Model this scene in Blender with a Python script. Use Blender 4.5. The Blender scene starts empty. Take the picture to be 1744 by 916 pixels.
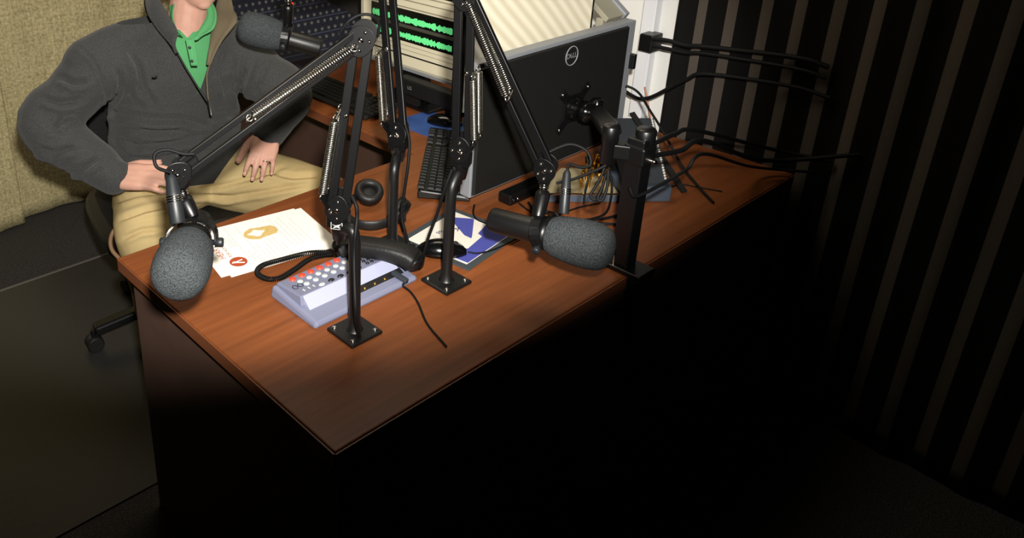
import bpy, bmesh, math, random
import numpy as np
from mathutils import Vector, Matrix, noise
random.seed(7)
V = Vector; PI = math.pi
SC = bpy.context.scene; COL = SC.collection

# ------------------------------------------------------------------ camera, light, exposure
W_PX, H_PX = 1744, 916
FPX, CX, CY = 1380.0, 600.0, 247.0
TH = math.atan2(576.0, FPX)
CAMZ, DZ = 1.68, 0.74
cam_d = bpy.data.cameras.new('camera'); cam = bpy.data.objects.new('camera', cam_d); COL.objects.link(cam)
cam.location = (0, 0, CAMZ); cam.rotation_euler = (PI / 2 - TH, 0, 0)
cam_d.sensor_fit = 'HORIZONTAL'; cam_d.sensor_width = 36.0; cam_d.lens = 36.0 * FPX / W_PX
cam_d.shift_x = (W_PX / 2 - CX) / W_PX; cam_d.shift_y = -(H_PX / 2 - CY) / W_PX
cam_d.clip_start = 0.05; cam_d.clip_end = 60
SC.camera = cam
wd = bpy.data.worlds.new('World'); SC.world = wd; wd.use_nodes = True
wd.node_tree.nodes['Background'].inputs[0].default_value = (0, 0, 0, 1)
wd.node_tree.nodes['Background'].inputs[1].default_value = 0.0
# the flash on top of the camera: an oval beam about as wide as the picture
fl = bpy.data.lights.new('camera_flash', 'SPOT'); fl.energy = 330; fl.color = (1.0, 0.955, 0.885)
fl.spot_size = math.radians(68); fl.spot_blend = 0.42; fl.shadow_soft_size = 0.03
flo = bpy.data.objects.new('camera_flash', fl); COL.objects.link(flo)
flo.location = (0.05, -0.02, CAMZ + 0.15)
flo.rotation_euler = (PI / 2 - TH + math.radians(0.6), 0, math.radians(8.0)); flo.scale = (1.0, 0.57, 1.0)
# weak overhead fill added to lift the shadows; no ceiling fixture is known
rl = bpy.data.lights.new('ambient_fill', 'AREA'); rl.shape = 'RECTANGLE'; rl.size = 1.2; rl.size_y = 0.6
rl.energy = 13.0; rl.color = (1.0, 0.86, 0.66)
rlo = bpy.data.objects.new('ambient_fill', rl); COL.objects.link(rlo); rlo.location = (-0.1, 2.3, 2.55)
vs = SC.view_settings; vs.view_transform = 'Standard'; vs.look = 'None'; vs.gamma = 1.0; vs.use_curve_mapping = False
vs.exposure = 0.0

# ------------------------------------------------------------------ places: pixel + distance -> point, desk frame -> point
CAM = V((0, 0, CAMZ))
def ray(u, v):
    x = (u - CX) / FPX; y = (v - CY) / FPX
    return V((x, math.cos(TH) - y * math.sin(TH), -math.sin(TH) - y * math.cos(TH)))
def gz(u, v, z=DZ): k = ray(u, v); return CAM + k * ((z - CAMZ) / k.z)
def rd(u, v, r): return CAM + ray(u, v).normalized() * r
YAW = math.radians(40); AX = V((math.cos(YAW), math.sin(YAW), 0)); AY = V((-math.sin(YAW), math.cos(YAW), 0))
ORG = V((-0.529, 1.591, 0)); UP = V((0, 0, 1))
def D(x, y, z=DZ): return ORG + AX * x + AY * y + UP * z          # desk frame: x along the desk, y across it
def onx(u, v, x): k = ray(u, v); return CAM + k * ((x - (CAM - ORG).dot(AX)) / k.dot(AX))
def ony(u, v, y): k = ray(u, v); return CAM + k * ((y - (CAM - ORG).dot(AY)) / k.dot(AY))
DM = Matrix.Translation(ORG) @ Matrix.Rotation(YAW, 4, 'Z')

# ------------------------------------------------------------------ mesh helpers
class MB:
    def __init__(s): s.v = []; s.f = []; s.sm = []
    def add(s, vs, fs, smooth=False):
        o = len(s.v); s.v += [V(p) for p in vs]; s.f += [tuple(i + o for i in f) for f in fs]; s.sm += [smooth] * len(fs); return s
    def box(s, c, size, M=None):
        x, y, z = [q / 2 for q in size]; c = V(c)
        vs = [c + V((a * x, b * y, d * z)) for a in (-1, 1) for b in (-1, 1) for d in (-1, 1)]
        if M is not None: vs = [M @ p for p in vs]
        return s.add(vs, [(0, 1, 3, 2), (4, 6, 7, 5), (0, 4, 5, 1), (2, 3, 7, 6), (0, 2, 6, 4), (1, 5, 7, 3)])
    def bar(s, p0, p1, side, w, h):      # rectangular bar, side = direction of width w
        p0, p1 = V(p0), V(p1); d = (p1 - p0).normalized(); sd = V(side); sd = (sd - d * sd.dot(d)).normalized(); u = d.cross(sd)
        vs = [p + sd * (a * w / 2) + u * (b * h / 2) for p in (p0, p1) for a, b in ((-1, -1), (1, -1), (1, 1), (-1, 1))]
        return s.add(vs, [(3, 2, 1, 0), (4, 5, 6, 7)] + [(i, (i + 1) % 4, 4 + (i + 1) % 4, 4 + i) for i in range(4)])
    def rings(s, rs, cap=True, closed=False, smooth=True):
        n = len(rs[0]); fs = []
        m = len(rs)
        for i in range(m if closed else m - 1):
            j = (i + 1) % m
            for k in range(n): fs.append((i * n + k, i * n + (k + 1) % n, j * n + (k + 1) % n, j * n + k))
        s.add([p for r in rs for p in r], fs, smooth)
        if cap and not closed:
            s.add(rs[0], [tuple(reversed(range(n)))]); s.add(rs[-1], [tuple(range(n))])
        return s
    def tube(s, pts, r, n=8, closed=False, cap=True):
        pts = [V(p) for p in pts]; m = len(pts); rad = r if isinstance(r, (list, tuple)) else [r] * m
        rs = []; u = None
        for i, p in enumerate(pts):
            if closed: d = pts[(i + 1) % m] - pts[i - 1]
            else: d = pts[min(i + 1, m - 1)] - pts[max(i - 1, 0)]
            d = d.normalized() if d.length > 1e-9 else V((0, 0, 1))
            if u is None: u = d.orthogonal().normalized()
            u = (u - d * u.dot(d)); u = u.normalized() if u.length > 1e-6 else d.orthogonal().normalized()
            w = d.cross(u)
            rs.append([p + (u * math.cos(2 * PI * k / n) + w * math.sin(2 * PI * k / n)) * rad[i] for k in range(n)])
        return s.rings(rs, cap, closed)
    def cyl(s, p0, p1, r0, r1=None, n=20): return s.tube([p0, p1], [r0, r0 if r1 is None else r1], n)
    def lathe(s, p0, axis, prof, n=24, sx=1.0, up=None):     # prof: (distance along axis, radius)
        d = V(axis).normalized(); u = V(up) if up is not None else d.orthogonal(); u = (u - d * u.dot(d)).normalized(); w = d.cross(u)
        rs = [[V(p0) + d * t + (u * math.cos(2 * PI * k / n) + w * (math.sin(2 * PI * k / n) * sx)) * max(r, 1e-5) for k in range(n)] for t, r in prof]
        return s.rings(rs)
    def ball(s, c, r, n=12, m=8, M=None):
        r = r if isinstance(r, (list, tuple)) else (r, r, r); rs = []
        for i in range(m + 1):
            a = -PI / 2 + PI * i / m; ca = max(math.cos(a), 1e-4)
            ring = [V((r[0] * ca * math.cos(2 * PI * k / n), r[1] * ca * math.sin(2 * PI * k / n), r[2] * math.sin(a))) for k in range(n)]
            rs.append([(M @ p if M is not None else p) + V(c) for p in ring])
        return s.rings(rs)
    def prism(s, poly, p0, ex, ey, ez, th):       # polygon in plane (ex,ey) at p0, extruded th along ez
        a = [V(p0) + V(ex) * x + V(ey) * y for x, y in poly]; b = [p + V(ez) * th for p in a]; n = len(a)
        return s.add(a + b, [tuple(reversed(range(n))), tuple(range(n, 2 * n))] + [(i, (i + 1) % n, n + (i + 1) % n, n + i) for i in range(n)])
    def grid(s, pts, smooth=True):                # pts[i][j]
        n = len(pts[0]); m = len(pts)
        return s.add([p for r in pts for p in r], [(i * n + j, i * n + j + 1, (i + 1) * n + j + 1, (i + 1) * n + j) for i in range(m - 1) for j in range(n - 1)], smooth)

WORLD = {}
def _link(o, parent, mw):
    COL.objects.link(o); WORLD[o.name] = mw
    if parent is not None: o.parent = parent
def tag(o, label=None, cat=None, group=None, kind=None):
    for k, q in (('label', label), ('category', cat), ('group', group), ('kind', kind)):
        if q: o[k] = q
    return o
def thing(name, label, cat, loc=(0, 0, 0), rz=0.0, group=None):
    o = bpy.data.objects.new(name, None); o.empty_display_size = 0.05
    mw = Matrix.Translation(V(loc)) @ Matrix.Rotation(rz, 4, 'Z'); o.matrix_basis = mw
    _link(o, None, mw); return tag(o, label, cat, group)
def mesh_of(name, mb, inv):
    me = bpy.data.meshes.new(name); me.from_pydata([inv @ p for p in mb.v], [], mb.f)
    me.polygons.foreach_set('use_smooth', mb.sm); me.update(); return me
def obj(name, mb, m, parent=None, loc=None, rz=0.0, bevel=0, seg=2, solid=0, sub=0, label=None):
    """mesh built in world space; lands under parent, or at loc when it stands alone"""
    if parent is not None: mw = WORLD[parent.name]
    else: mw = Matrix.Translation(V(loc if loc is not None else (0, 0, 0))) @ Matrix.Rotation(rz, 4, 'Z')
    me = mesh_of(name, mb, mw.inverted()); me.materials.append(m)
    o = bpy.data.objects.new(name, me); _link(o, parent, mw)
    if parent is None: o.matrix_basis = mw
    if solid: md = o.modifiers.new('solid', 'SOLIDIFY'); md.thickness = solid; md.offset = 0
    if bevel:
        md = o.modifiers.new('bevel', 'BEVEL'); md.width = bevel; md.segments = seg; md.limit_method = 'ANGLE'; md.angle_limit = math.radians(40)
    if sub: md = o.modifiers.new('sub', 'SUBSURF'); md.levels = sub; md.render_levels = sub
    if label: o['label'] = label
    return o
def spline(pts, n=8):            # catmull-rom through points
    P = [V(p) for p in pts]; P = [P[0] * 2 - P[1]] + P + [P[-1] * 2 - P[-2]]; out = []
    for i in range(1, len(P) - 2):
        for k in range(n):
            t = k / n; a, b, c, d = P[i - 1], P[i], P[i + 1], P[i + 2]
            out.append(0.5 * ((2 * b) + (c - a) * t + (2 * a - 5 * b + 4 * c - d) * t * t + (3 * b - a - 3 * c + d) * t ** 3))
    return out + [P[-2]]
def text_mb(body, size, p0, ex, ey, ez, th=0.0004, align='CENTER'):
    cu = bpy.data.curves.new('t', 'FONT'); cu.body = body; cu.size = size; cu.align_x = align; cu.align_y = 'CENTER'; cu.resolution_u = 2
    to = bpy.data.objects.new('t', cu); COL.objects.link(to)
    dg = bpy.context.evaluated_depsgraph_get(); me = bpy.data.meshes.new_from_object(to.evaluated_get(dg))
    mb = MB(); mb.add([V(p0) + V(ex) * q.co.x + V(ey) * q.co.y + V(ez) * th for q in me.vertices], [tuple(f.vertices) for f in me.polygons])
    bpy.data.objects.remove(to); bpy.data.curves.remove(cu); bpy.data.meshes.remove(me); return mb

# ------------------------------------------------------------------ materials
def lin(h):
    if isinstance(h, str): c = [int(h[i:i + 2], 16) / 255 for i in (0, 2, 4)]
    else: c = [q / 255 for q in h]
    return [q / 12.92 if q <= 0.04045 else ((q + 0.055) / 1.055) ** 2.4 for q in c] + [1]
MATS = {}
def mat(name, col, rough=0.5, metal=0.0, var=None, bump=None, spec=0.5, emit=0, coat=0, sheen=0):
    m = bpy.data.materials.new(name); m.use_nodes = True; nt = m.node_tree; b = nt.nodes['Principled BSDF']
    b.inputs['Base Color'].default_value = lin(col); b.inputs['Roughness'].default_value = rough; b.inputs['Metallic'].default_value = metal
    b.inputs['Specular IOR Level'].default_value = spec
    if coat: b.inputs['Coat Weight'].default_value = coat
    if sheen: b.inputs['Sheen Weight'].default_value = sheen
    if emit: b.inputs['Emission Color'].default_value = lin(col); b.inputs['Emission Strength'].default_value = emit
    tc = nt.nodes.new('ShaderNodeTexCoord')
    if var:                                   # (scale, second colour, contrast)
        n = nt.nodes.new('ShaderNodeTexNoise'); n.inputs['Scale'].default_value = var[0]; n.inputs['Detail'].default_value = 6
        r = nt.nodes.new('ShaderNodeValToRGB'); r.color_ramp.elements[0].position = 0.5 - var[2]; r.color_ramp.elements[1].position = 0.5 + var[2]
        r.color_ramp.elements[0].color = lin(col); r.color_ramp.elements[1].color = lin(var[1])
        nt.links.new(tc.outputs['Object'], n.inputs['Vector']); nt.links.new(n.outputs[0], r.inputs[0]); nt.links.new(r.outputs[0], b.inputs['Base Color'])
        if emit: nt.links.new(r.outputs[0], b.inputs['Emission Color'])
    if bump:                                  # (scale, strength, distance)
        n = nt.nodes.new('ShaderNodeTexNoise'); n.inputs['Scale'].default_value = bump[0]; n.inputs['Detail'].default_value = 4
        bp = nt.nodes.new('ShaderNodeBump'); bp.inputs['Strength'].default_value = bump[1]; bp.inputs['Distance'].default_value = bump[2]
        nt.links.new(tc.outputs['Object'], n.inputs['Vector']); nt.links.new(n.outputs[0], bp.inputs['Height']); nt.links.new(bp.outputs[0], b.inputs['Normal'])
    MATS[name] = m; return m
def streaks(m, scales, c1, c2, pos=(0.3, 0.7), mix=None):     # colour from noise stretched by the mapping scales
    nt = m.node_tree; b = nt.nodes['Principled BSDF']; tc = nt.nodes.new('ShaderNodeTexCoord'); prev = None
    for sc in scales:
        mp = nt.nodes.new('ShaderNodeMapping'); mp.inputs['Scale'].default_value = sc
        n = nt.nodes.new('ShaderNodeTexNoise'); n.inputs['Scale'].default_value = 1; n.inputs['Detail'].default_value = 5; n.inputs['Roughness'].default_value = 0.6
        nt.links.new(tc.outputs['Object'], mp.inputs[0]); nt.links.new(mp.outputs[0], n.inputs['Vector'])
        if prev is None: prev = n.outputs[0]
        else:
            a = nt.nodes.new('ShaderNodeMath'); a.operation = 'ADD'; nt.links.new(prev, a.inputs[0]); nt.links.new(n.outputs[0], a.inputs[1])
            h = nt.nodes.new('ShaderNodeMath'); h.operation = 'MULTIPLY'; h.inputs[1].default_value = 0.5; nt.links.new(a.outputs[0], h.inputs[0]); prev = h.outputs[0]
    r = nt.nodes.new('ShaderNodeValToRGB'); r.color_ramp.elements[0].position = pos[0]; r.color_ramp.elements[1].position = pos[1]
    r.color_ramp.elements[0].color = lin(c1); r.color_ramp.elements[1].color = lin(c2)
    nt.links.new(prev, r.inputs[0]); nt.links.new(r.outputs[0], b.inputs['Base Color'])
    return prev
wood = mat('cherry_laminate', (138, 76, 40), 0.42, spec=0.35)
streaks(wood, [(3, 70, 20), (1.2, 14, 6)], (108, 58, 27), (140, 79, 41), (0.35, 0.65))
wood_edge = mat('edge_band', (118, 70, 44), 0.45, spec=0.35)
panel_m = mat('dark_panel', (78, 56, 46), 0.6, var=(9, (88, 64, 52), 0.2))
black = mat('satin_black', (11, 11, 12), 0.36)
arm_black = mat('arm_black', (10, 10, 11), 0.38, spec=0.22)
blackm = mat('matt_black', (13, 13, 13), 0.6)
powder = mat('powder_coat', (15, 15, 15), 0.42, bump=(600, 0.15, 0.001))
gloss = mat('gloss_black', (10, 10, 11), 0.15)
rubber = mat('rubber', (24, 24, 24), 0.7)
cablem = mat('cable_black', (12, 13, 14), 0.6, spec=0.2)
leather = mat('soft_vinyl', (17, 17, 17), 0.5, bump=(180, 0.3, 0.002))
conn_m = mat('connector_grey', (30, 33, 36), 0.45)
chrome = mat('chrome', (225, 222, 214), 0.16, 1.0)
steel = mat('spring_steel', (196, 194, 186), 0.26, 1.0)
silver = mat('silver_plastic', (150, 154, 160), 0.45, 0.25)
silver_warm = mat('silver_strip', (182, 178, 158), 0.45)
gold = mat('gold', (220, 170, 80), 0.22, 1.0)
foam = mat('foam', (44, 48, 51), 0.95, spec=0.1, var=(420, (82, 87, 89), 0.18), bump=(420, 0.9, 0.004))
fleece = mat('fleece', (56, 57, 58), 0.95, spec=0.08, var=(240, (66, 66, 65), 0.15), bump=(260, 0.5, 0.004), sheen=0.12)
lining = mat('fleece_lining', (96, 86, 66), 0.9, bump=(200, 0.4, 0.003))
khaki = mat('khaki', (172, 150, 104), 0.85, spec=0.15, var=(5, (188, 168, 122), 0.25), bump=(700, 0.2, 0.001))
green = mat('green_polo', (84, 154, 100), 0.9, spec=0.1, bump=(900, 0.5, 0.001))
skin = mat('skin', (200, 158, 140), 0.55, spec=0.3, var=(28, (190, 140, 122), 0.3), bump=(220, 0.25, 0.001))
skin.node_tree.nodes['Principled BSDF'].inputs['Subsurface Weight'].default_value = 0.12
skin.node_tree.nodes['Principled BSDF'].inputs['Subsurface Radius'].default_value = (0.01, 0.004, 0.002)
hairm = mat('hair', (70, 48, 30), 0.7, bump=(160, 0.8, 0.004))
lipm = mat('lips', (190, 112, 98), 0.5); eyew = mat('eye_white', (235, 232, 226), 0.3); eyed = mat('iris', (60, 50, 38), 0.3)
paper = mat('paper', (250, 246, 236), 0.9, spec=0.1)
ink = mat('ink_grey', (190, 180, 164), 0.9); inkred = mat('ink_red', (172, 70, 36), 0.9); inkdark = mat('ink_brown', (128, 58, 40), 0.9)
inkwhite = mat('ink_white', (248, 244, 234), 0.9)
toast = mat('toast_print', (196, 166, 96), 0.9, var=(140, (220, 192, 128), 0.2))
white_wall = mat('white_paint', (226, 226, 222), 0.8, bump=(160, 0.25, 0.002))
white_trim = mat('white_gloss', (222, 224, 228), 0.45)
dark_wall = mat('charcoal_panel', (46, 44, 42), 0.9, bump=(60, 0.3, 0.004))
carpet = mat('carpet', (50, 49, 48), 1.0, spec=0.05, var=(160, (78, 75, 72), 0.2), bump=(260, 0.9, 0.006))
matm = mat('chair_mat', (48, 47, 46), 0.4, bump=(90, 0.2, 0.002))
mat_edge = mat('chair_mat_edge', (96, 93, 88), 0.5)
phone_m = mat('phone_grey', (118, 122, 146), 0.5)
phone_l = mat('phone_lit', (164, 168, 194), 0.5)  # lip catches more light; that brightness is painted into this paler grey
btn_red = mat('button_red', (216, 66, 42), 0.35, emit=0.25); btn_white = mat('button_pale', (184, 190, 190), 0.4)
btn_black = mat('button_black', (26, 26, 28), 0.4)
slate = mat('slate_plastic', (70, 80, 94), 0.55); slate_d = mat('slate_cover', (44, 49, 55), 0.6)
pad_rim = mat('pad_rubber', (54, 62, 66), 0.75); pad_white = mat('pad_print_white', (232, 226, 216), 0.6); pad_blue = mat('pad_print_blue', (70, 76, 158), 0.6)
pad_navy = mat('pad_print_navy', (48, 48, 110), 0.6)
padb = mat('mousepad_blue', (58, 96, 168), 0.7, var=(9, (30, 60, 120), 0.25))
tray_m = mat('tray_metal', (176, 162, 126), 0.42, 0.1)
scr_cream = mat('screen_cream', (214, 206, 178), 0.5, emit=0.16)
scr_black = mat('screen_black', (10, 14, 12), 0.3); scr_grey = mat('screen_grey', (72, 72, 64), 0.4, emit=0.1)
scr_green = mat('screen_green', (96, 214, 132), 0.5, emit=0.55); scr_line = mat('screen_line', (140, 134, 112), 0.5, emit=0.12)
bezel_beige = mat('bezel_beige', (150, 146, 128), 0.5)
console_m = mat('console_navy', (40, 43, 58), 0.5); console_strip = mat('console_line', (78, 82, 104), 0.5)
knob_m = mat('console_knob', (70, 70, 72), 0.45); led_red = mat('led_red', (240, 70, 40), 0.4, emit=0.8)
logo_m = mat('logo_grey', (150, 152, 154), 0.5); label_w = mat('label_print', (206, 204, 196), 0.5)
wood_dark = mat('cable_copper', (190, 130, 90), 0.6)

curt = mat('linen', (140, 126, 88), 0.95, spec=0.05)
h1 = streaks(curt, [(5, 5, 170), (170, 170, 5), (90, 90, 90)], (138, 128, 92), (200, 187, 144), (0.38, 0.6))
nt = curt.node_tree; bp = nt.nodes.new('ShaderNodeBump'); bp.inputs['Strength'].default_value = 0.4; bp.inputs['Distance'].default_value = 0.003
nt.links.new(h1, bp.inputs['Height']); nt.links.new(bp.outputs[0], nt.nodes['Principled BSDF'].inputs['Normal'])
# screen with soft slanting bands
stripe_scr = mat('screen_banded', (226, 218, 192), 0.45, emit=0.2)
nt = stripe_scr.node_tree; b = nt.nodes['Principled BSDF']; tc = nt.nodes.new('ShaderNodeTexCoord'); mp = nt.nodes.new('ShaderNodeMapping')
mp.inputs['Rotation'].default_value = (0, math.radians(48), 0); wv = nt.nodes.new('ShaderNodeTexWave'); wv.inputs['Scale'].default_value = 10.5; wv.inputs['Distortion'].default_value = 0.6
wv.inputs['Detail'].default_value = 0; wv.inputs['Detail Scale'].default_value = 0.6
rp = nt.nodes.new('ShaderNodeValToRGB'); rp.color_ramp.elements[0].color = lin((212, 202, 174)); rp.color_ramp.elements[1].color = lin((236, 228, 204))
nt.links.new(tc.outputs['Object'], mp.inputs[0]); nt.links.new(mp.outputs[0], wv.inputs[0]); nt.links.new(wv.outputs[1], rp.inputs[0])
nt.links.new(rp.outputs[0], b.inputs['Base Color']); nt.links.new(rp.outputs[0], b.inputs['Emission Color'])

# ------------------------------------------------------------------ the room
def struct(name, mb, m, **k): o = obj(name, mb, m, loc=ORG, rz=YAW, **k); o['kind'] = 'structure'; return o
def dbox(mb, x0, x1, y0, y1, z0, z1): return mb.box(((x0 + x1) / 2, (y0 + y1) / 2, (z0 + z1) / 2), (x1 - x0, y1 - y0, z1 - z0), DM)
struct('floor', dbox(MB(), -1.6, 1.80, -1.7, 2.0, -0.05, 0.0), carpet)
struct('wall_left', dbox(MB(), -1.6, 1.80, 1.90, 2.0, 0, 2.5), dark_wall)
struct('wall_back', dbox(MB(), 1.71, 1.80, -1.7, 1.90, 0, 2.5), white_wall)
struct('dark_wall_sheet', dbox(MB(), 1.7005, 1.7095, 0.62, 1.899, 0.0, 2.5), dark_wall)  # dark sheet added over the white wall to darken the view behind the console
struct('trim_1', dbox(MB(), 1.675, 1.71, -0.278, -0.232, 0.745, 2.4), white_trim, bevel=0.004)

def curtain(name, label, x0, x1, y0, z0, z1, m, folds, amp, seed, axis='x'):
    n = int((x1 - x0) / 0.012); rows = 40; pts = []
    for i in range(rows + 1):
        f = i / rows; z = z0 + (z1 - z0) * f; r = []
        for j in range(n + 1):
            x = x0 + (x1 - x0) * j / n; q = x * folds + seed
            y = amp * (math.sin(q) + 0.45 * math.sin(2.3 * q + 1.1) + 0.3 * noise.noise(V((x * 6, z * 0.9, seed)))) * (1.0 - 0.25 * f)
            r.append(D(x, y0 + y, z) if axis == 'x' else D(y0 + y, x, z))
        pts.append(r)
    o = obj(name, MB().grid(pts), m, loc=D((x0 + x1) / 2, y0, z0) if axis == 'x' else D(y0, (x0 + x1) / 2, z0), rz=YAW, solid=0.004)
    return tag(o, label, 'curtain')
curtain('curtain', 'tan linen curtain hanging behind the seated person\'s elbow', 0.29, 1.27, 1.80, 0.012, 2.35, curt, 16, 0.010, 0.4)
curtain('curtain', 'tan linen curtain overlapping in front at the far left edge', -1.5, 0.30, 1.745, 0.012, 2.35, curt, 15, 0.015, 2.2)

stripe = mat('striped_fabric', (24, 23, 22), 0.95, spec=0.05)
nt = stripe.node_tree; b = nt.nodes['Principled BSDF']; tc = nt.nodes.new('ShaderNodeTexCoord'); sp = nt.nodes.new('ShaderNodeSeparateXYZ')
md = nt.nodes.new('ShaderNodeMath'); md.operation = 'MULTIPLY_ADD'; md.inputs[1].default_value = 1 / 0.09; md.inputs[2].default_value = 20.4
fr = nt.nodes.new('ShaderNodeMath'); fr.operation = 'FRACT'; rp = nt.nodes.new('ShaderNodeValToRGB'); rp.color_ramp.interpolation = 'CONSTANT'
rp.color_ramp.elements[0].color = lin((24, 23, 22)); rp.color_ramp.elements[1].position = 0.66; rp.color_ramp.elements[1].color = lin((88, 81, 74))
nt.links.new(tc.outputs['Object'], sp.inputs[0]); nt.links.new(sp.outputs[1], md.inputs[0]); nt.links.new(md.outputs[0], fr.inputs[0])
nt.links.new(fr.outputs[0], rp.inputs[0]); nt.links.new(rp.outputs[0], b.inputs['Base Color'])
curtain('curtain', 'black and grey striped curtain hanging beside the white wall', -1.66, -0.355, 1.662, 0.012, 2.35, stripe, 30, 0.006, 1.0, axis='y')

# ------------------------------------------------------------------ desk, mat
t = thing('studio_desk', 'cherry wood laminate corner desk carrying the microphones and monitors', 'desk', D(0, 0, 0), YAW)
TT = 0.032
obj('desktop', dbox(MB(), 0.0, 1.635, -0.78, 0.0, DZ - TT, DZ), wood, t, bevel=0.003)
obj('desktop', dbox(MB(), 0.93, 1.695, 0.0006, 1.72, DZ - TT, DZ), wood, t, bevel=0.003)
obj('edge_band', dbox(MB(), -0.003, -0.0002, -0.78, 0.0, DZ - TT, DZ - 0.003), wood_edge, t)
obj('edge_band', dbox(MB(), 0.0, 1.635, -0.783, -0.7802, DZ - TT, DZ - 0.003), wood_edge, t)
obj('edge_band', dbox(MB(), 0.927, 0.9298, 0.001, 1.72, DZ - TT, DZ - 0.003), wood_edge, t)
obj('edge_band', dbox(MB(), 0.0, 0.93, 0.0002, 0.003, DZ - TT, DZ - 0.003), wood_edge, t)
obj('side_panel', dbox(MB(), 0.02, 0.045, -0.76, -0.02, 0.0, DZ - TT), panel_m, t)
obj('front_panel', dbox(MB(), 0.045, 1.62, -0.765, -0.74, 0.0, DZ - TT), panel_m, t)
obj('back_panel', dbox(MB(), 1.15, 1.175, 0.0, 1.70, 0.0, DZ - TT), panel_m, t)
obj('side_panel', dbox(MB(), 0.96, 1.69, 1.68, 1.705, 0.0, DZ - TT), panel_m, t)
t = thing('chair_mat', 'dark floor mat under the chair with a pale edge', 'floor mat', D(-0.2, 0.6, 0), YAW)
obj('mat_sheet', dbox(MB(), -1.2, 1.05, 0.05, 1.27, 0.0, 0.006), matm, t)
obj('mat_edge', dbox(MB(), -1.2, 1.05, 1.2705, 1.285, 0.0, 0.007), mat_edge, t, bevel=0.003)

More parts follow.
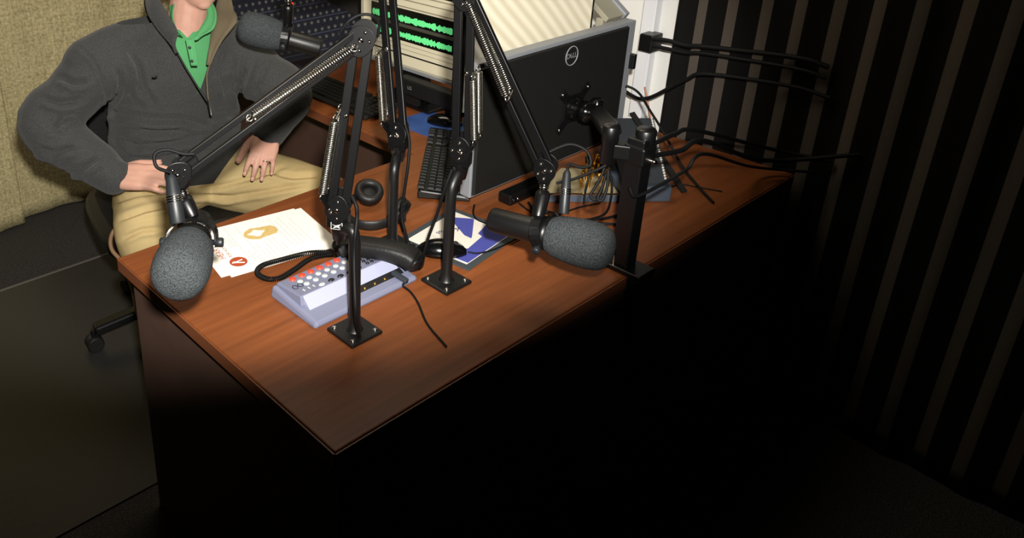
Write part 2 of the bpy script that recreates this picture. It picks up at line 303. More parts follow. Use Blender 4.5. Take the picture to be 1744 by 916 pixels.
# ------------------------------------------------------------------ boom arms
def spring(p0, p1, r, turns, wire=0.0011):
    p0, p1 = V(p0), V(p1); d = p1 - p0; L = d.length; d.normalize(); u = d.orthogonal().normalized(); w = d.cross(u); pts = []
    n = turns * 9
    for i in range(n + 1):
        a = 2 * PI * i / 9; pts.append(p0 + d * (L * i / n) + (u * math.cos(a) + w * math.sin(a)) * r)
    mb = MB(); mb.tube(pts, wire, 5)
    for p, s in ((p0, -1), (p1, 1)):                     # end loops
        c = p + d * (s * r * 0.9); mb.tube([c + (d * math.cos(a) + u * math.sin(a)) * r * 0.8 for a in [2 * PI * k / 12 for k in range(12)]], wire, 5, closed=True)
    return mb
def bolt(p, n, r=0.0042, h=0.004): return MB().lathe(V(p), n, [(0, r), (h * 0.5, r), (h, r * 0.6), (h, 0)], 12)
def boom(label, base, ztop, joint, elbow, tip, lside, plate_rot, lspring, uspring, sticker=False, face=None):
    base, J, E, T = V(base), V(joint), V(elbow), V(tip)
    t = thing('boom_arm', label, 'microphone arm', base, 0.0, 'spring boom arms on the desk')
    n = (T - E).cross(J - E).normalized()
    if n.dot(CAM - E) < 0: n = -n
    if face is not None: n = V(face).normalized()
    # riser
    R = Matrix.Translation(base) @ Matrix.Rotation(plate_rot, 4, 'Z')
    bpz = obj('base_plate', MB().box((0, 0, 0.004), (0.078, 0.078, 0.008), R), powder, t, bevel=0.003)
    for a in (-1, 1):
        for c in (-1, 1): obj('screw', bolt(R @ V((a * 0.028, c * 0.028, 0.008)), UP, 0.005, 0.0035), chrome, bpz)
    top = V((base.x, base.y, ztop)); jb = J - UP * 0.052
    pts = [base + UP * 0.008, base + UP * 0.012, base + UP * 0.03, top - UP * 0.05] + spline([top - UP * 0.035, top - UP * 0.012 + (jb - top) * 0.12, V((top.x, top.y, 0)) * 0.45 + V((jb.x, jb.y, 0)) * 0.55 + UP * (jb.z * 0.5 + top.z * 0.5), jb], 6)
    obj('riser_pole', MB().tube(pts, [0.017, 0.014, 0.0115] + [0.0115] * (len(pts) - 3), 18), powder, t)
    pin = MB(); pin.lathe(jb - UP * 0.03, UP, [(0, 0.005), (0.012, 0.005), (0.013, 0.012), (0.04, 0.017), (0.05, 0.017)], 18)
    obj('swivel_collar', pin, black, t)
    fl_ = V((n.x, n.y, 0)).normalized()
    blk = MB().bar(jb + UP * 0.012, J - UP * 0.012, fl_, 0.032, 0.040); obj('swivel_block', blk, arm_black, t, bevel=0.003)
    if sticker:
        ey = UP; ex = ey.cross(fl_).normalized(); st = jb + UP * 0.018 + fl_ * 0.0165
        sk = obj('maker_label', MB().prism([(-0.011, -0.007), (0.011, -0.007), (0.011, 0.007), (-0.011, 0.007)], st, ex, ey, fl_, 0.0006), label_w, t, label='small black and white maker label')
        obj('label_print', MB().prism([(-0.010, -0.006), (0.010, -0.006), (0.010, 0.006), (-0.010, 0.006)], st + fl_ * 0.0006, ex, ey, fl_, 0.0002), btn_black, sk)
        obj('label_print', MB().prism([(-0.009, 0.003), (-0.002, 0.001), (0.009, 0.005), (0.004, 0.000), (0.007, -0.004), (0.0, -0.002), (-0.007, -0.005), (-0.003, 0.0)], st + fl_ * 0.0008, ex, ey, fl_, 0.0002), label_w, sk)
    def plates(P, r, d1, d2):
        for s in (-1, 1):
            m_ = MB(); ex = d1; c = P + n * (s * 0.0135)
            up_ = n.cross(ex).normalized(); poly = []
            for k in range(28):
                a = 2 * PI * k / 28; q = ex * math.cos(a) + up_ * math.sin(a)
                rr = r * (1.0 + 0.22 * max(0, q.dot(d1)) ** 6 + 0.22 * max(0, q.dot(d2)) ** 6); poly.append((rr * math.cos(a), rr * math.sin(a)))
            pl = obj('joint_plate', m_.prism(poly, c - n * (0.0015), ex, up_, n, 0.003), arm_black, t, bevel=0.0008)
            if s > 0:
                for q, rr in ((V((0, 0, 0)), 0.0055), (d1 * r * 0.72, 0.0036), (d2 * r * 0.72, 0.0036), ((d1 + d2).normalized() * -r * 0.62, 0.0036), (n.cross(d1) * r * 0.66, 0.003)):
                    obj('bolt', bolt(c + q + n * 0.0015, n, rr), chrome, pl)
    dl = (E - J).normalized(); du = (T - E).normalized()
    sl = n.cross(dl).normalized(); su = n.cross(du).normalized()
    plates(J, 0.023, dl, -UP); plates(E, 0.025, -dl, du); plates(T, 0.022, -du, -UP)
    for s in (-1, 1):
        obj('lower_bar', MB().bar(J + sl * (s * 0.0125) + dl * 0.008, E + sl * (s * 0.0125) - dl * 0.008, sl, 0.0155, 0.0125), arm_black, t, bevel=0.0012)
        obj('upper_bar', MB().bar(E + su * (s * 0.0125) + du * 0.008, T + su * (s * 0.0125) - du * 0.008, su, 0.0110, 0.0125), arm_black, t, bevel=0.0012)
    L1 = (E - J).length; L2 = (T - E).length
    # lower springs
    a0, a1 = lspring; pm = J + dl * (a1 * L1) + sl * (lside * 0.0125)
    for s in (-1, 1):
        p0 = J + dl * (a0 * L1) + sl * (lside * 0.030) + n * (s * 0.016); p1 = pm + n * (s * 0.019) + sl * (lside * 0.013)
        obj('spring', spring(p0 + dl * 0.008, p1 - dl * 0.008, 0.0076, 40, 0.0013), steel, t)
    obj('spring_pin', MB().cyl(pm - n * 0.026 + sl * (lside * 0.010), pm + n * 0.026 + sl * (lside * 0.010), 0.0022, n=10), chrome, t)
    obj('spring_anchor', MB().bar(J - dl * 0.002 + sl * (lside * 0.012), J + dl * (a0 * L1) + sl * (lside * 0.030), n, 0.036, 0.006), arm_black, t)
    obj('bolt', bolt(pm - sl * (lside * 0.004) + n * 0.0065, n, 0.005), chrome, t)
    b0, b1 = uspring; e0 = E + du * (b0 * L2); e1 = E + du * (b1 * L2)
    for s in (-1, 1):
        obj('spring', spring(e0 + su * 0.004 + n * (s * 0.0165), e1 - su * 0.006 + n * (s * 0.0165), 0.0076, 46, 0.0013), steel, t)
    obj('spring_pin', MB().cyl(e1 + du * 0.010 - su * 0.006 - n * 0.024, e1 + du * 0.010 - su * 0.006 + n * 0.024, 0.0022, n=10), chrome, t)
    obj('spring_pin', MB().cyl(e0 - du * 0.010 + su * 0.004 - n * 0.026, e0 - du * 0.010 + su * 0.004 + n * 0.026, 0.0026, n=10), chrome, t)
    obj('tip_block', MB().bar(T - UP * 0.004, T - UP * 0.034, n, 0.022, 0.022), arm_black, t, bevel=0.003)
    obj('tip_stud', MB().lathe(T - UP * 0.052, UP, [(0, 0.007), (0.008, 0.007), (0.008, 0.009), (0.014, 0.009), (0.014, 0.0065), (0.02, 0.0065)], 16), chrome, t)
    return t, n
baseR = gz(760, 481); baseM = gz(668, 419); baseL = gz(604, 566)
JR = V((0.222, 1.515, 1.043)); JM = V((0.104, 1.685, 1.008)); 
JL = rd(577, 350, 1.50)
ELR = rd(792, -14, 1.60); ELL = rd(618, 62, 1.43); ELM = rd(655, -62, 1.86)
TPR = rd(930, 285, 1.63); TPL = rd(308, 290, 1.42); TPM = rd(490, -26, 2.16)
boomL, nL = boom('boom arm reaching left over the person\'s lap, long springs along its top arm', baseL, 0.975, JL, ELL, TPL, 1, YAW, (0.06, 0.55), (0.06, 0.58), True, (-0.24, -1, -0.20))
boomM, nM = boom('boom arm standing behind the telephone handset, beside the headphones', baseM, 0.945, JM, ELM, TPM, 1, YAW, (0.07, 0.50), (0.06, 0.5), face=(-0.42, -1, -0.10))
boomR, nR = boom('boom arm on a square foot in front of the mousepad, reaching right', baseR, 0.975, JR, ELR, TPR, -1, YAW, (0.06, 0.5), (0.05, 0.56), face=(-0.42, -1, -0.16))

# ------------------------------------------------------------------ broadcast microphones
def mic(label, pf, pb, mount, foam_r, yoke_axis, print_text=None, body_r=0.0255):
    pf, pb = V(pf), V(pb); d = (pb - pf).normalized(); L = (pb - pf).length
    t = thing('microphone', label, 'microphone', pf + d * L * 0.5, 0.0, 'broadcast microphones with foam covers')
    fl_ = 0.132; r = foam_r
    prof = [(0, 0.0), (0.001, r * 0.25), (0.004, r * 0.52), (0.010, r * 0.74), (0.018, r * 0.88), (0.030, r * 0.965), (0.045, r), (0.065, r), (0.090, r * 0.955), (0.112, r * 0.88), (0.124, r * 0.78), (fl_, r * 0.66)]
    obj('foam_cover', MB().lathe(pf, d, prof, 40), foam, t, label='grey foam windscreen')
    b0 = pf + d * (fl_ - 0.006)
    rim = obj('rim', MB().lathe(b0, d, [(0, body_r * 1.1), (0.001, body_r * 1.34), (0.018, body_r * 1.34), (0.021, body_r * 1.02)], 36), black, t)
    obj('body', MB().lathe(b0 + d * 0.012, d, [(0, body_r), (L - fl_ - 0.012, body_r), (L - fl_ - 0.009, body_r * 0.95), (L - fl_ - 0.007, body_r * 0.9)], 40), powder, t)
    obj('back_plate', MB().lathe(pb - d * 0.008, d, [(0, body_r * 0.88), (0.004, body_r * 0.85), (0.004, 0)], 28), blackm, t)
    ya = V(yoke_axis); ya = (ya - d * ya.dot(d)).normalized(); yc = b0 + d * 0.010
    m = V(mount) - yc; mu = (m - ya * m.dot(ya)); mu.normalize()
    R = body_r * 1.66; arc = []
    for k in range(17):
        a = PI * k / 16; arc.append(yc + ya * (math.cos(a) * R) + mu * (math.sin(a) ** 0.8 * R * 1.05))
    yk = MB(); rs = []
    for i, p in enumerate(arc):
        tg = (arc[min(i + 1, 16)] - arc[max(i - 1, 0)]).normalized(); o_ = d - tg * d.dot(tg); o_.normalize(); q = tg.cross(o_)
        rs.append([p + o_ * (a * 0.0095) + q * (b_ * 0.0016) for a, b_ in ((-1, -1), (1, -1), (1, 1), (-1, 1))])
    obj('yoke', yk.rings(rs, smooth=False), black, t)
    for s in (-1, 1):
        kp = yc + ya * (s * (R - 0.002)); obj('knob', MB().lathe(kp - ya * s * 0.010, ya * s, [(0, 0.005), (0.010, 0.005), (0.0102, 0.0085), (0.022, 0.0085), (0.024, 0.007), (0.024, 0)], 16), conn_m, t)
    apex = yc + mu * R * 1.05
    mt = V(mount); ax = mt - apex
    obj('mount_post', MB().lathe(apex, ax, [(-0.002, 0.010), (0.006, 0.013), (ax.length - 0.014, 0.0145), (ax.length - 0.004, 0.0145), (ax.length - 0.003, 0.0125), (ax.length, 0.0115)], 20), black, t)
    if print_text:
        c = b0 + d * 0.003
        seq = print_text; n = len(seq)
        up0 = mu
        for i, ch in enumerate(seq):
            if ch == ' ': continue
            a = (i - (n - 1) / 2) * 0.12
            rad = (ya * math.sin(a) + up0 * math.cos(a)); rad.normalize(); ex = (ya * math.cos(a) - up0 * math.sin(a))
            ez = (rad * 0.9 - d * 0.45).normalized(); ey = ez.cross(ex)
            if ey.dot(d) < 0: ey = -ey
            obj('lettering', text_mb(ch, 0.0052, c + d * 0.0075 + rad * (body_r * 1.34), ex, ey, rad, 0.0006), label_w, rim)
    return t, yc, apex
micR, ycR, apR = mic('microphone with grey foam pointing right, lying low beside the black post', rd(1046, 428, 1.62), rd(836, 373, 1.70), TPR - UP * 0.052, 0.047, (0.3, -1.0, -0.2))
micL, ycL, apL = mic('foam-ended microphone hanging over the left corner of the desk', rd(298, 484, 1.31), rd(341, 376, 1.495), TPL - UP * 0.052, 0.0475, (1, 0.1, 0.0), 'SHURE  SM7B')
micM, ycM, apM = mic('foam-ended microphone hanging in front of the person\'s shoulder', rd(405, 42, 2.24), rd(548, 82, 2.22), TPM - UP * 0.052, 0.046, (0.1, -1.0, -0.3))

def cable(name, label, pts, r=0.003, m=None, n=8, cat='cable', group=None, k=7):
    P = spline(pts, k); o = obj(name, MB().tube(P, r, n), m or cablem, loc=P[0]); return tag(o, label, cat, group)
def xlr(t, p0, p1, k=1.0):           # connector shell from p0 (cable end) to p1
    p0, p1 = V(p0), V(p1); d = p1 - p0; L = d.length
    obj('connector', MB().lathe(p0, d, [(0, 0.0045 * k), (L * 0.08, 0.0075 * k), (L * 0.36, 0.0092 * k), (L * 0.38, 0.0098 * k), (L * 0.97, 0.0102 * k), (L, 0.0095 * k)], 18), conn_m, t)
    for f in (0.42, 0.47, 0.52): obj('ring', MB().lathe(p0 + d * f, d, [(0, 0.0098 * k), (0.0008, 0.0112 * k), (0.0022, 0.0112 * k), (0.003, 0.0098 * k)], 18), chrome, t)
def mic_cable(label, pts, c0, c1, r=0.0032, k=1.0):
    t = thing('microphone_cable', label, 'cable', pts[0], 0, 'microphone cables'); obj('sheath', MB().tube(spline(pts, 8), r, 8), cablem, t); xlr(t, c0, c1, k)
mic_cable('black cable looping over the tip of the left boom arm', [rd(330, 262, 1.40), rd(312, 262, 1.40), rd(285, 255, 1.40), rd(264, 262, 1.40), rd(266, 283, 1.40), rd(282, 291, 1.395), rd(291, 294, 1.392), rd(292, 304, 1.39)], rd(291, 298, 1.385), rd(303, 380, 1.385), k=1.3)
mic_cable('black cable looping beside the right boom arm tip', [rd(915, 270, 1.66), rd(950, 252, 1.66), rd(975, 246, 1.66), rd(1000, 258, 1.66), rd(1006, 280, 1.66), rd(990, 285, 1.655), rd(970, 280, 1.65), rd(966, 292, 1.645)], rd(966, 290, 1.645), rd(960, 364, 1.645))
cable('cable', 'black cable arching over the elbow of the left boom arm', [rd(578, 58, 1.41), rd(592, 38, 1.40), rd(612, 26, 1.40), rd(632, 26, 1.40), rd(645, 40, 1.41), rd(644, 62, 1.42)], 0.0026)
cable('cable', 'black cable running down the left boom arm pole', [rd(600, 335, 1.475), rd(607, 352, 1.47), rd(608, 372, 1.475), rd(605, 400, 1.475), rd(603, 440, 1.49), gz(606, 530, DZ + 0.10), gz(612, 575, DZ + 0.005)], 0.0038)
cable('cable', 'black cable hanging down beside the middle boom arm pole', [rd(690, 212, 1.80), rd(697, 240, 1.80), rd(695, 280, 1.80), rd(688, 330, 1.82), rd(684, 365, 1.84), rd(690, 395, 1.85), rd(697, 418, 1.86), gz(706, 440, DZ + 0.004)], 0.0036)
cable('cable', 'black cable slanting down past the right boom arm foot', [rd(770, 288, 1.66), rd(758, 320, 1.67), rd(746, 360, 1.70), rd(731, 400, 1.73), rd(722, 430, 1.755), gz(714, 458, DZ + 0.004)], 0.0034)

# ------------------------------------------------------------------ papers
def frame2(o, ang):
    ex = AX * math.cos(ang) + AY * math.sin(ang); return V(o), ex, UP.cross(ex)
pa = math.radians(-10.2)
def sheet(label, c, ang, z):
    p0, ex, ey = frame2(D(c[0], c[1], z), ang)
    t = thing('paper_sheet', label, 'paper', p0, 0.0, 'papers on the desk')
    obj('page', MB().prism([(-0.1397, -0.108), (0.1397, -0.108), (0.1397, 0.108), (-0.1397, 0.108)], p0, ex, ey, UP, 0.0005), paper, t)
    return t, p0 + UP * 0.0006, ex, ey
sheet('plain white sheet showing under the printed page', (0.307, -0.152), math.radians(-9.4), DZ + 0.0004)
t, p0, ex, ey = sheet('white printed page with red round emblem and bread slice picture', (0.290, -0.142), pa, DZ + 0.0012)
def pr(name, poly, m, h=0.0): obj(name, MB().prism(poly, p0 + UP * h, ex, ey, UP, 0.00015), m, t)
pr('bread_print', [(0.010 + 0.036 * math.cos(a) * (1.0 if math.cos(a) < 0 else 0.9) + (0.016 if math.cos(a) > 0.6 else 0), 0.035 + 0.030 * math.sin(a) * (1 - 0.12 * (abs(math.cos(a) - 0.25) < 0.3))) for a in [2 * PI * k / 40 for k in range(40)]], toast)
pr('bread_hole_print', [(0.006 + (0.020 + 0.004 * math.sin(3 * a)) * math.cos(a), 0.036 + (0.013 + 0.004 * math.cos(4 * a)) * math.sin(a)) for a in [2 * PI * k / 30 for k in range(30)]], inkwhite, 0.0002)
pr('emblem_print', [(-0.082 + 0.020 * math.cos(a), -0.065 + 0.021 * math.sin(a)) for a in [2 * PI * k / 32 for k in range(32)]], inkred)
pr('emblem_mark_print', [(-0.094, -0.060), (-0.086, -0.062), (-0.070, -0.058), (-0.071, -0.062), (-0.085, -0.066), (-0.070, -0.073), (-0.072, -0.077), (-0.090, -0.068), (-0.098, -0.066)], inkwhite, 0.0002)
for s_, x_, sz, mm in (('HEARTS', -0.106, 0.021, inkred), ('FOR HOMES', -0.088, 0.012, inkdark)):
    # the page's top points to -ex, so its lines read along +ey
    obj('title_print', text_mb(s_, sz, p0 + ex * x_ + ey * -0.038, ey, -ex, UP, 0.0002, 'LEFT'), mm, t)
lines = MB()
random.seed(3)
for x_, y0, y1 in [(-0.072, 0.0, 0.05), (-0.066, 0.005, 0.045), (-0.060, 0.0, 0.05), (-0.054, -0.10, 0.10), (-0.044, -0.09, -0.03), (-0.036, -0.095, -0.045), (-0.028, -0.10, 0.09), (-0.016, -0.095, -0.01), (-0.006, -0.095, -0.04), (0.006, -0.10, -0.005), (0.018, -0.09, 0.0), (0.030, -0.10, 0.0), (0.040, -0.095, -0.03), (0.058, -0.07, 0.09), (0.070, -0.06, 0.07), (0.082, -0.06, 0.085), (0.094, -0.05, 0.05), (0.106, -0.06, 0.07)]:
    y = y0
    while y < y1:
        w = random.uniform(0.006, 0.018); lines.add([p0 + UP * 0.0001 + ex * (x_ + a) + ey * b for a, b in ((-0.0006, y), (0.0006, y), (0.0006, min(y + w, y1)), (-0.0006, min(y + w, y1)))], [(0, 1, 2, 3)]); y += w + 0.003
obj('text_lines_print', lines, ink, t)

# ------------------------------------------------------------------ telephone with handset
PZ = DZ
t = thing('telephone', 'grey multi-line desk telephone with red and pale round buttons', 'telephone', D(0.31, -0.43, DZ), YAW)
x0, x1, y0, y1 = 0.172, 0.452, -0.505, -0.350
def quadbody(mb, pts_b, pts_t):
    return mb.add([V(p) for p in pts_b] + [V(p) for p in pts_t], [(3, 2, 1, 0), (4, 5, 6, 7), (0, 1, 5, 4), (1, 2, 6, 5), (2, 3, 7, 6), (3, 0, 4, 7)])
body = quadbody(MB(), [D(x0, y0, DZ), D(x1, y0, DZ), D(x1, y1, DZ), D(x0, y1, DZ)], [D(x0 + .004, y0, DZ + .014), D(x1 - .004, y0, DZ + .014), D(x1 - .004, y1 - .004, DZ + .028), D(x0 + .004, y1 - .004, DZ + .028)])
obj('housing', body, phone_m, t, bevel=0.006)
yt = -0.446
face = quadbody(MB(), [D(x0 + .012, yt, DZ + .018), D(x1 - .012, yt, DZ + .018), D(x1 - .012, y1 - .006, DZ + .027), D(x0 + .012, y1 - .006, DZ + .027)],
                [D(x0 + .014, yt + .004, DZ + .040), D(x1 - .014, yt + .004, DZ + .040), D(x1 - .014, y1 - .010, DZ + .034), D(x0 + .014, y1 - .010, DZ + .034)])
obj('key_deck', face, phone_m, t, bevel=0.003)
obj('front_lip', quadbody(MB(), [D(x0 + .02, yt - .020, DZ + .016), D(x1 - .02, yt - .020, DZ + .016), D(x1 - .02, yt + .003, DZ + .020), D(x0 + .02, yt + .003, DZ + .020)], [D(x0 + .02, yt - .018, DZ + .018), D(x1 - .02, yt - .018, DZ + .018), D(x1 - .02, yt + .005, DZ + .0395), D(x0 + .02, yt + .005, DZ + .0395)]), phone_l, t, bevel=0.002)
obj('socket_panel', quadbody(MB(), [D(0.300, yt - .034, DZ + .014), D(x1 - .02, yt - .034, DZ + .014), D(x1 - .02, yt - .020, DZ + .015), D(0.300, yt - .020, DZ + .015)], [D(0.300, yt - .034, DZ + .0165), D(x1 - .02, yt - .034, DZ + .0165), D(x1 - .02, yt - .020, DZ + .023), D(0.300, yt - .020, DZ + .023)]), btn_black, t)
for i in range(4): obj('socket', MB().ball(D(0.325 + 0.028 * i, yt - .030, DZ + .0195), (0.004, 0.004, 0.002)), gold, t)
deck = lambda x, y: D(x, y, DZ + .034 + (y1 - .010 - y) / (y1 - .010 - yt - .004) * .006)
def rbtn(x, y, r, m, h=0.003, sx=1.0): obj('button', MB().lathe(deck(x, y) - UP * 0.001, UP, [(0, r), (h, r), (h + .0012, r * .72), (h + .0012, 0)], 16, sx, AX), m, t)
for i in range(6):
    rbtn(0.216 + 0.0236 * i, -0.373, 0.0074, btn_red)
    rbtn(0.222 + 0.0236 * i, -0.391, 0.0064, btn_white); rbtn(0.226 + 0.0236 * i, -0.408, 0.0064, btn_white)
for i in range(5): rbtn(0.247 + 0.0245 * i, -0.432, 0.0075, btn_black if i else btn_white, 0.0025, 0.7)
for i in range(4):
    for j in range(3): rbtn(0.372 + 0.0125 * i, -0.406 - 0.0120 * j, 0.0042, btn_black)
for i in range(2): obj('ring_mark', MB().tube([deck(0.200 + 0.013 * i, -0.404) + UP * 0.0008 + (AX * math.cos(a) * 0.005 + AY * math.sin(a) * 0.007) for a in [2 * PI * k / 20 for k in range(20)]], 0.0008, 5, closed=True), btn_black, t)
for i, (xx, l) in enumerate(((0.205, .014), (0.218, .013), (0.230, .010))): obj('label_strip', MB().prism([(0, 0), (0.003, 0), (0.003, -l), (0, -l)], deck(xx, -0.421) + UP * 0.0002, AX, AY, UP, 0.0004), label_w, t)

hs = thing('telephone_handset', 'black telephone handset resting across the right end of the telephone', 'handset', D(0.462, -0.40, DZ), YAW)
sp = [gz(577, 424, DZ + .040), gz(595, 419, DZ + .050), gz(628, 421, DZ + .056), gz(664, 427, DZ + .058), gz(692, 436, DZ + .052), gz(708, 446, DZ + .042)]
P = spline(sp, 6); rs = []
for i, p in enumerate(P):
    f = i / (len(P) - 1); e = abs(2 * f - 1); w = 0.026 + 0.006 * e ** 3; h = 0.019 + 0.003 * e ** 2
    if f < 0.04 or f > 0.96: w *= 0.72; h *= 0.7
    ta = (P[min(i + 1, len(P) - 1)] - P[max(i - 1, 0)]).normalized(); sd = ta.cross(UP).normalized(); u = sd.cross(ta)
    rs.append([p + sd * (w * math.copysign(abs(math.cos(a)) ** .6, math.cos(a))) + u * (h * math.copysign(abs(math.sin(a)) ** .6, math.sin(a))) for a in [2 * PI * k / 20 for k in range(20)]])
obj('grip', MB().rings(rs), leather, hs)
for p in (gz(586, 424, DZ + .034), gz(701, 444, DZ + .034)):
    obj('ear_cap', MB().lathe(p - UP * 0.012, UP, [(0, 0.022), (0.004, 0.027), (0.022, 0.029), (0.026, 0.026)], 24), black, hs)
cord = [gz(574, 427, DZ + .034), gz(568, 430, DZ + .02), gz(560, 429, DZ + .009), gz(525, 431, DZ + .008), gz(480, 442, DZ + .008), gz(447, 452, DZ + .008), gz(438, 464, DZ + .008), gz(452, 474, DZ + .008), gz(475, 474, DZ + .008), gz(500, 460, DZ + .008), gz(528, 441, DZ + .012), gz(560, 433, DZ + .020), D(0.38, -0.348, DZ + .022)]
C = spline(cord, 40); hel = []; u = None; ph = 0; step = .00062; acc = 0
for i in range(len(C) - 1):
    a, b_ = C[i], C[i + 1]; L = (b_ - a).length; d_ = (b_ - a).normalized()
    if u is None: u = d_.orthogonal().normalized()
    u = (u - d_ * u.dot(d_)).normalized(); w = d_.cross(u)
    while acc < L:
        hel.append(a + d_ * acc + (u * math.cos(ph) + w * math.sin(ph)) * 0.0050); ph += 2 * PI / 7; acc += step
    acc -= L
obj('coiled_cord', MB().tube(hel, 0.0015, 5), cablem, hs, label='black coiled cord')
t = thing('network_cable', 'thin grey plug lead leaving the telephone front', 'cable', D(0.41, -0.51, DZ))
obj('plug', MB().bar(D(0.405, -0.474, DZ + .026), D(0.412, -0.512, DZ + .018), AX, 0.011, 0.008), slate_d, t, bevel=0.001)
obj('sheath', MB().tube(spline([D(0.412, -0.512, DZ + .018), gz(686, 486, DZ + .008), gz(699, 497, DZ + .003), gz(712, 516, DZ + .003), gz(728, 552, DZ + .003), gz(760, 590, DZ + .003)], 6), 0.0024, 8), cablem, t)

# ------------------------------------------------------------------ headphones on the desk
t = thing('headphones', 'black padded headphones lying on the desk behind the boom arms', 'headphones', gz(645, 345))
c1 = gz(628, 330, DZ + .030); c2 = gz(682, 362, DZ + .032)
def cup(c, ax):
    ax = V(ax).normalized(); upv = ax.orthogonal()
    cs = obj('ear_cup', MB().lathe(c - ax * 0.014, ax, [(0, 0.018), (0.004, 0.032), (0.016, 0.036), (0.020, 0.034)], 28), black, t)
    obj('ear_cushion', MB().tube([c + ax * 0.012 + (upv.normalized() * math.cos(a) + ax.cross(upv).normalized() * math.sin(a)) * 0.027 for a in [2 * PI * k / 24 for k in range(24)]], 0.0105, 10, closed=True), leather, t)
    obj('ear_mesh', MB().lathe(c + ax * 0.006, ax, [(0, 0.022), (0.003, 0.02), (0.003, 0)], 20), blackm, cs)
cup(c1, (0.1, -0.45, 0.9)); cup(c2, (-0.75, 0.3, 0.45))
band = [c1 + V((-0.028, 0.0, -0.004)), gz(596, 345, DZ + .024), gz(594, 368, DZ + .020), gz(612, 382, DZ + .018), gz(640, 384, DZ + .018), gz(668, 376, DZ + .022), c2 + V((0.012, -0.012, -0.004))]
P = spline(band, 8); rs = []
for i, p in enumerate(P):
    ta = (P[min(i + 1, len(P) - 1)] - P[max(i - 1, 0)]).normalized(); sd = ta.cross(UP).normalized()
    rs.append([p + sd * (0.004 * math.cos(a)) + UP * (0.013 * math.sin(a)) for a in [2 * PI * k / 12 for k in range(12)]])
obj('headband', MB().rings(rs), leather, t)

# ------------------------------------------------------------------ printed mousepad + mice
def padbox(mb, x0, x1, y0, y1, z0, z1, ang=0, c=(0, 0)): return dbox(mb, x0, x1, y0, y1, z0, z1)
t = thing('mouse_pad', 'mousepad with dark rim and blue and white print', 'mousepad', D(0.655, -0.44, DZ), YAW)
q = [D(0.556, -0.345), D(0.752, -0.325), D(0.765, -0.512), D(0.568, -0.548)]
o0 = (q[0] + q[1] + q[2] + q[3]) / 4; ex = ((q[1] - q[0]) + (q[2] - q[3])).normalized(); ey = UP.cross(ex)
obj('rubber_base', MB().prism([(-.112, -.101), (.112, -.101), (.112, .101), (-.112, .101)], o0, ex, ey, UP, 0.003), pad_rim, t, bevel=0.004)
def pp(poly, m, h): obj('print', MB().prism([(x * .095, y * .084) for x, y in poly], o0 + UP * (0.0031 + h), ex, ey, UP, 0.0002), m, t)
pp([(-1, -1), (1, -1), (1, 1), (-1, 1)], pad_white, 0)
pp([(1, -0.9), (1, -0.15), (0.42, -0.28), (0.36, -0.46), (-0.35, -0.55), (-0.95, -0.35), (-0.93, -0.98), (0.86, -0.98)], pad_blue, 0.0003)
pp([(0.62, 0.98), (0.98, 0.35), (0.98, 0.28), (0.2, -0.25), (0.1, -0.3), (0.12, -0.05), (0.42, 0.5)], pad_blue, 0.0003)
for i, (s_, xx) in enumerate((('R A', 0.25), ('g o', -0.12))):
    obj('print', text_mb(s_, 0.026, o0 + ex * (xx * .095) + ey * (0.45 * .084) + UP * 0.0034, -ey, ex, UP, 0.0002), pad_navy, t)
fine = MB()
for i in range(7): fine.add([o0 + ex * ((-0.86 + .07 * i) * .095 + a) + ey * b_ + UP * .0034 for a, b_ in ((0, -.03), (.0018, -.03), (.0018, .055 - .004 * (i % 3)), (0, .055 - .004 * (i % 3)))], [(0, 1, 2, 3)])
obj('print', fine, ink, t)
def mouse(name, label, c, ang, m, wheel=chrome):
    p0, ex, ey = frame2(c, ang); t = thing(name, label, 'mouse', p0, 0, 'computer mice')
    rs = []
    for i in range(13):
        f = i / 12; x = -0.056 + 0.112 * f; s_ = max(0.02, math.sin(PI * min(max(f, 0.02), 0.98))) ** 0.45; h = 0.036 * (math.sin(PI * (0.08 + 0.84 * f)) ** 0.7) * (1.05 - 0.25 * f)
        rs.append([p0 + ex * x + ey * (0.030 * s_ * math.cos(a)) + UP * max(0.001, h * math.sin(a) if a <= PI else 0.001) for a in [2 * PI * k / 20 for k in range(20)]])
    obj('shell', MB().rings(rs), m, t)
    obj('scroll_wheel', MB().lathe(p0 + ex * 0.030 + UP * 0.0215 - ey * 0.004, ey, [(0, 0.007), (0.001, 0.008), (0.007, 0.008), (0.008, 0.007)], 16), wheel, t)
    obj('button_seam', MB().tube([p0 + ex * x + UP * (z + .0006) for x, z in ((0.010, .0335), (0.024, .0308), (0.040, .0245), (0.050, .016))], 0.0007, 5), blackm, t)
    return t
mouse('computer_mouse', 'glossy black mouse on the printed mousepad', gz(752, 430, DZ + 0.0036), math.radians(-43), gloss, rubber)
cable('mouse_cable', 'thin black lead trailing off the printed mousepad', [gz(797, 429, DZ + .008), gz(815, 431, DZ + .006), gz(840, 425, DZ + .006), gz(870, 412, DZ + .005), gz(890, 403, DZ + .004), gz(905, 398, DZ + .004)], 0.0019)

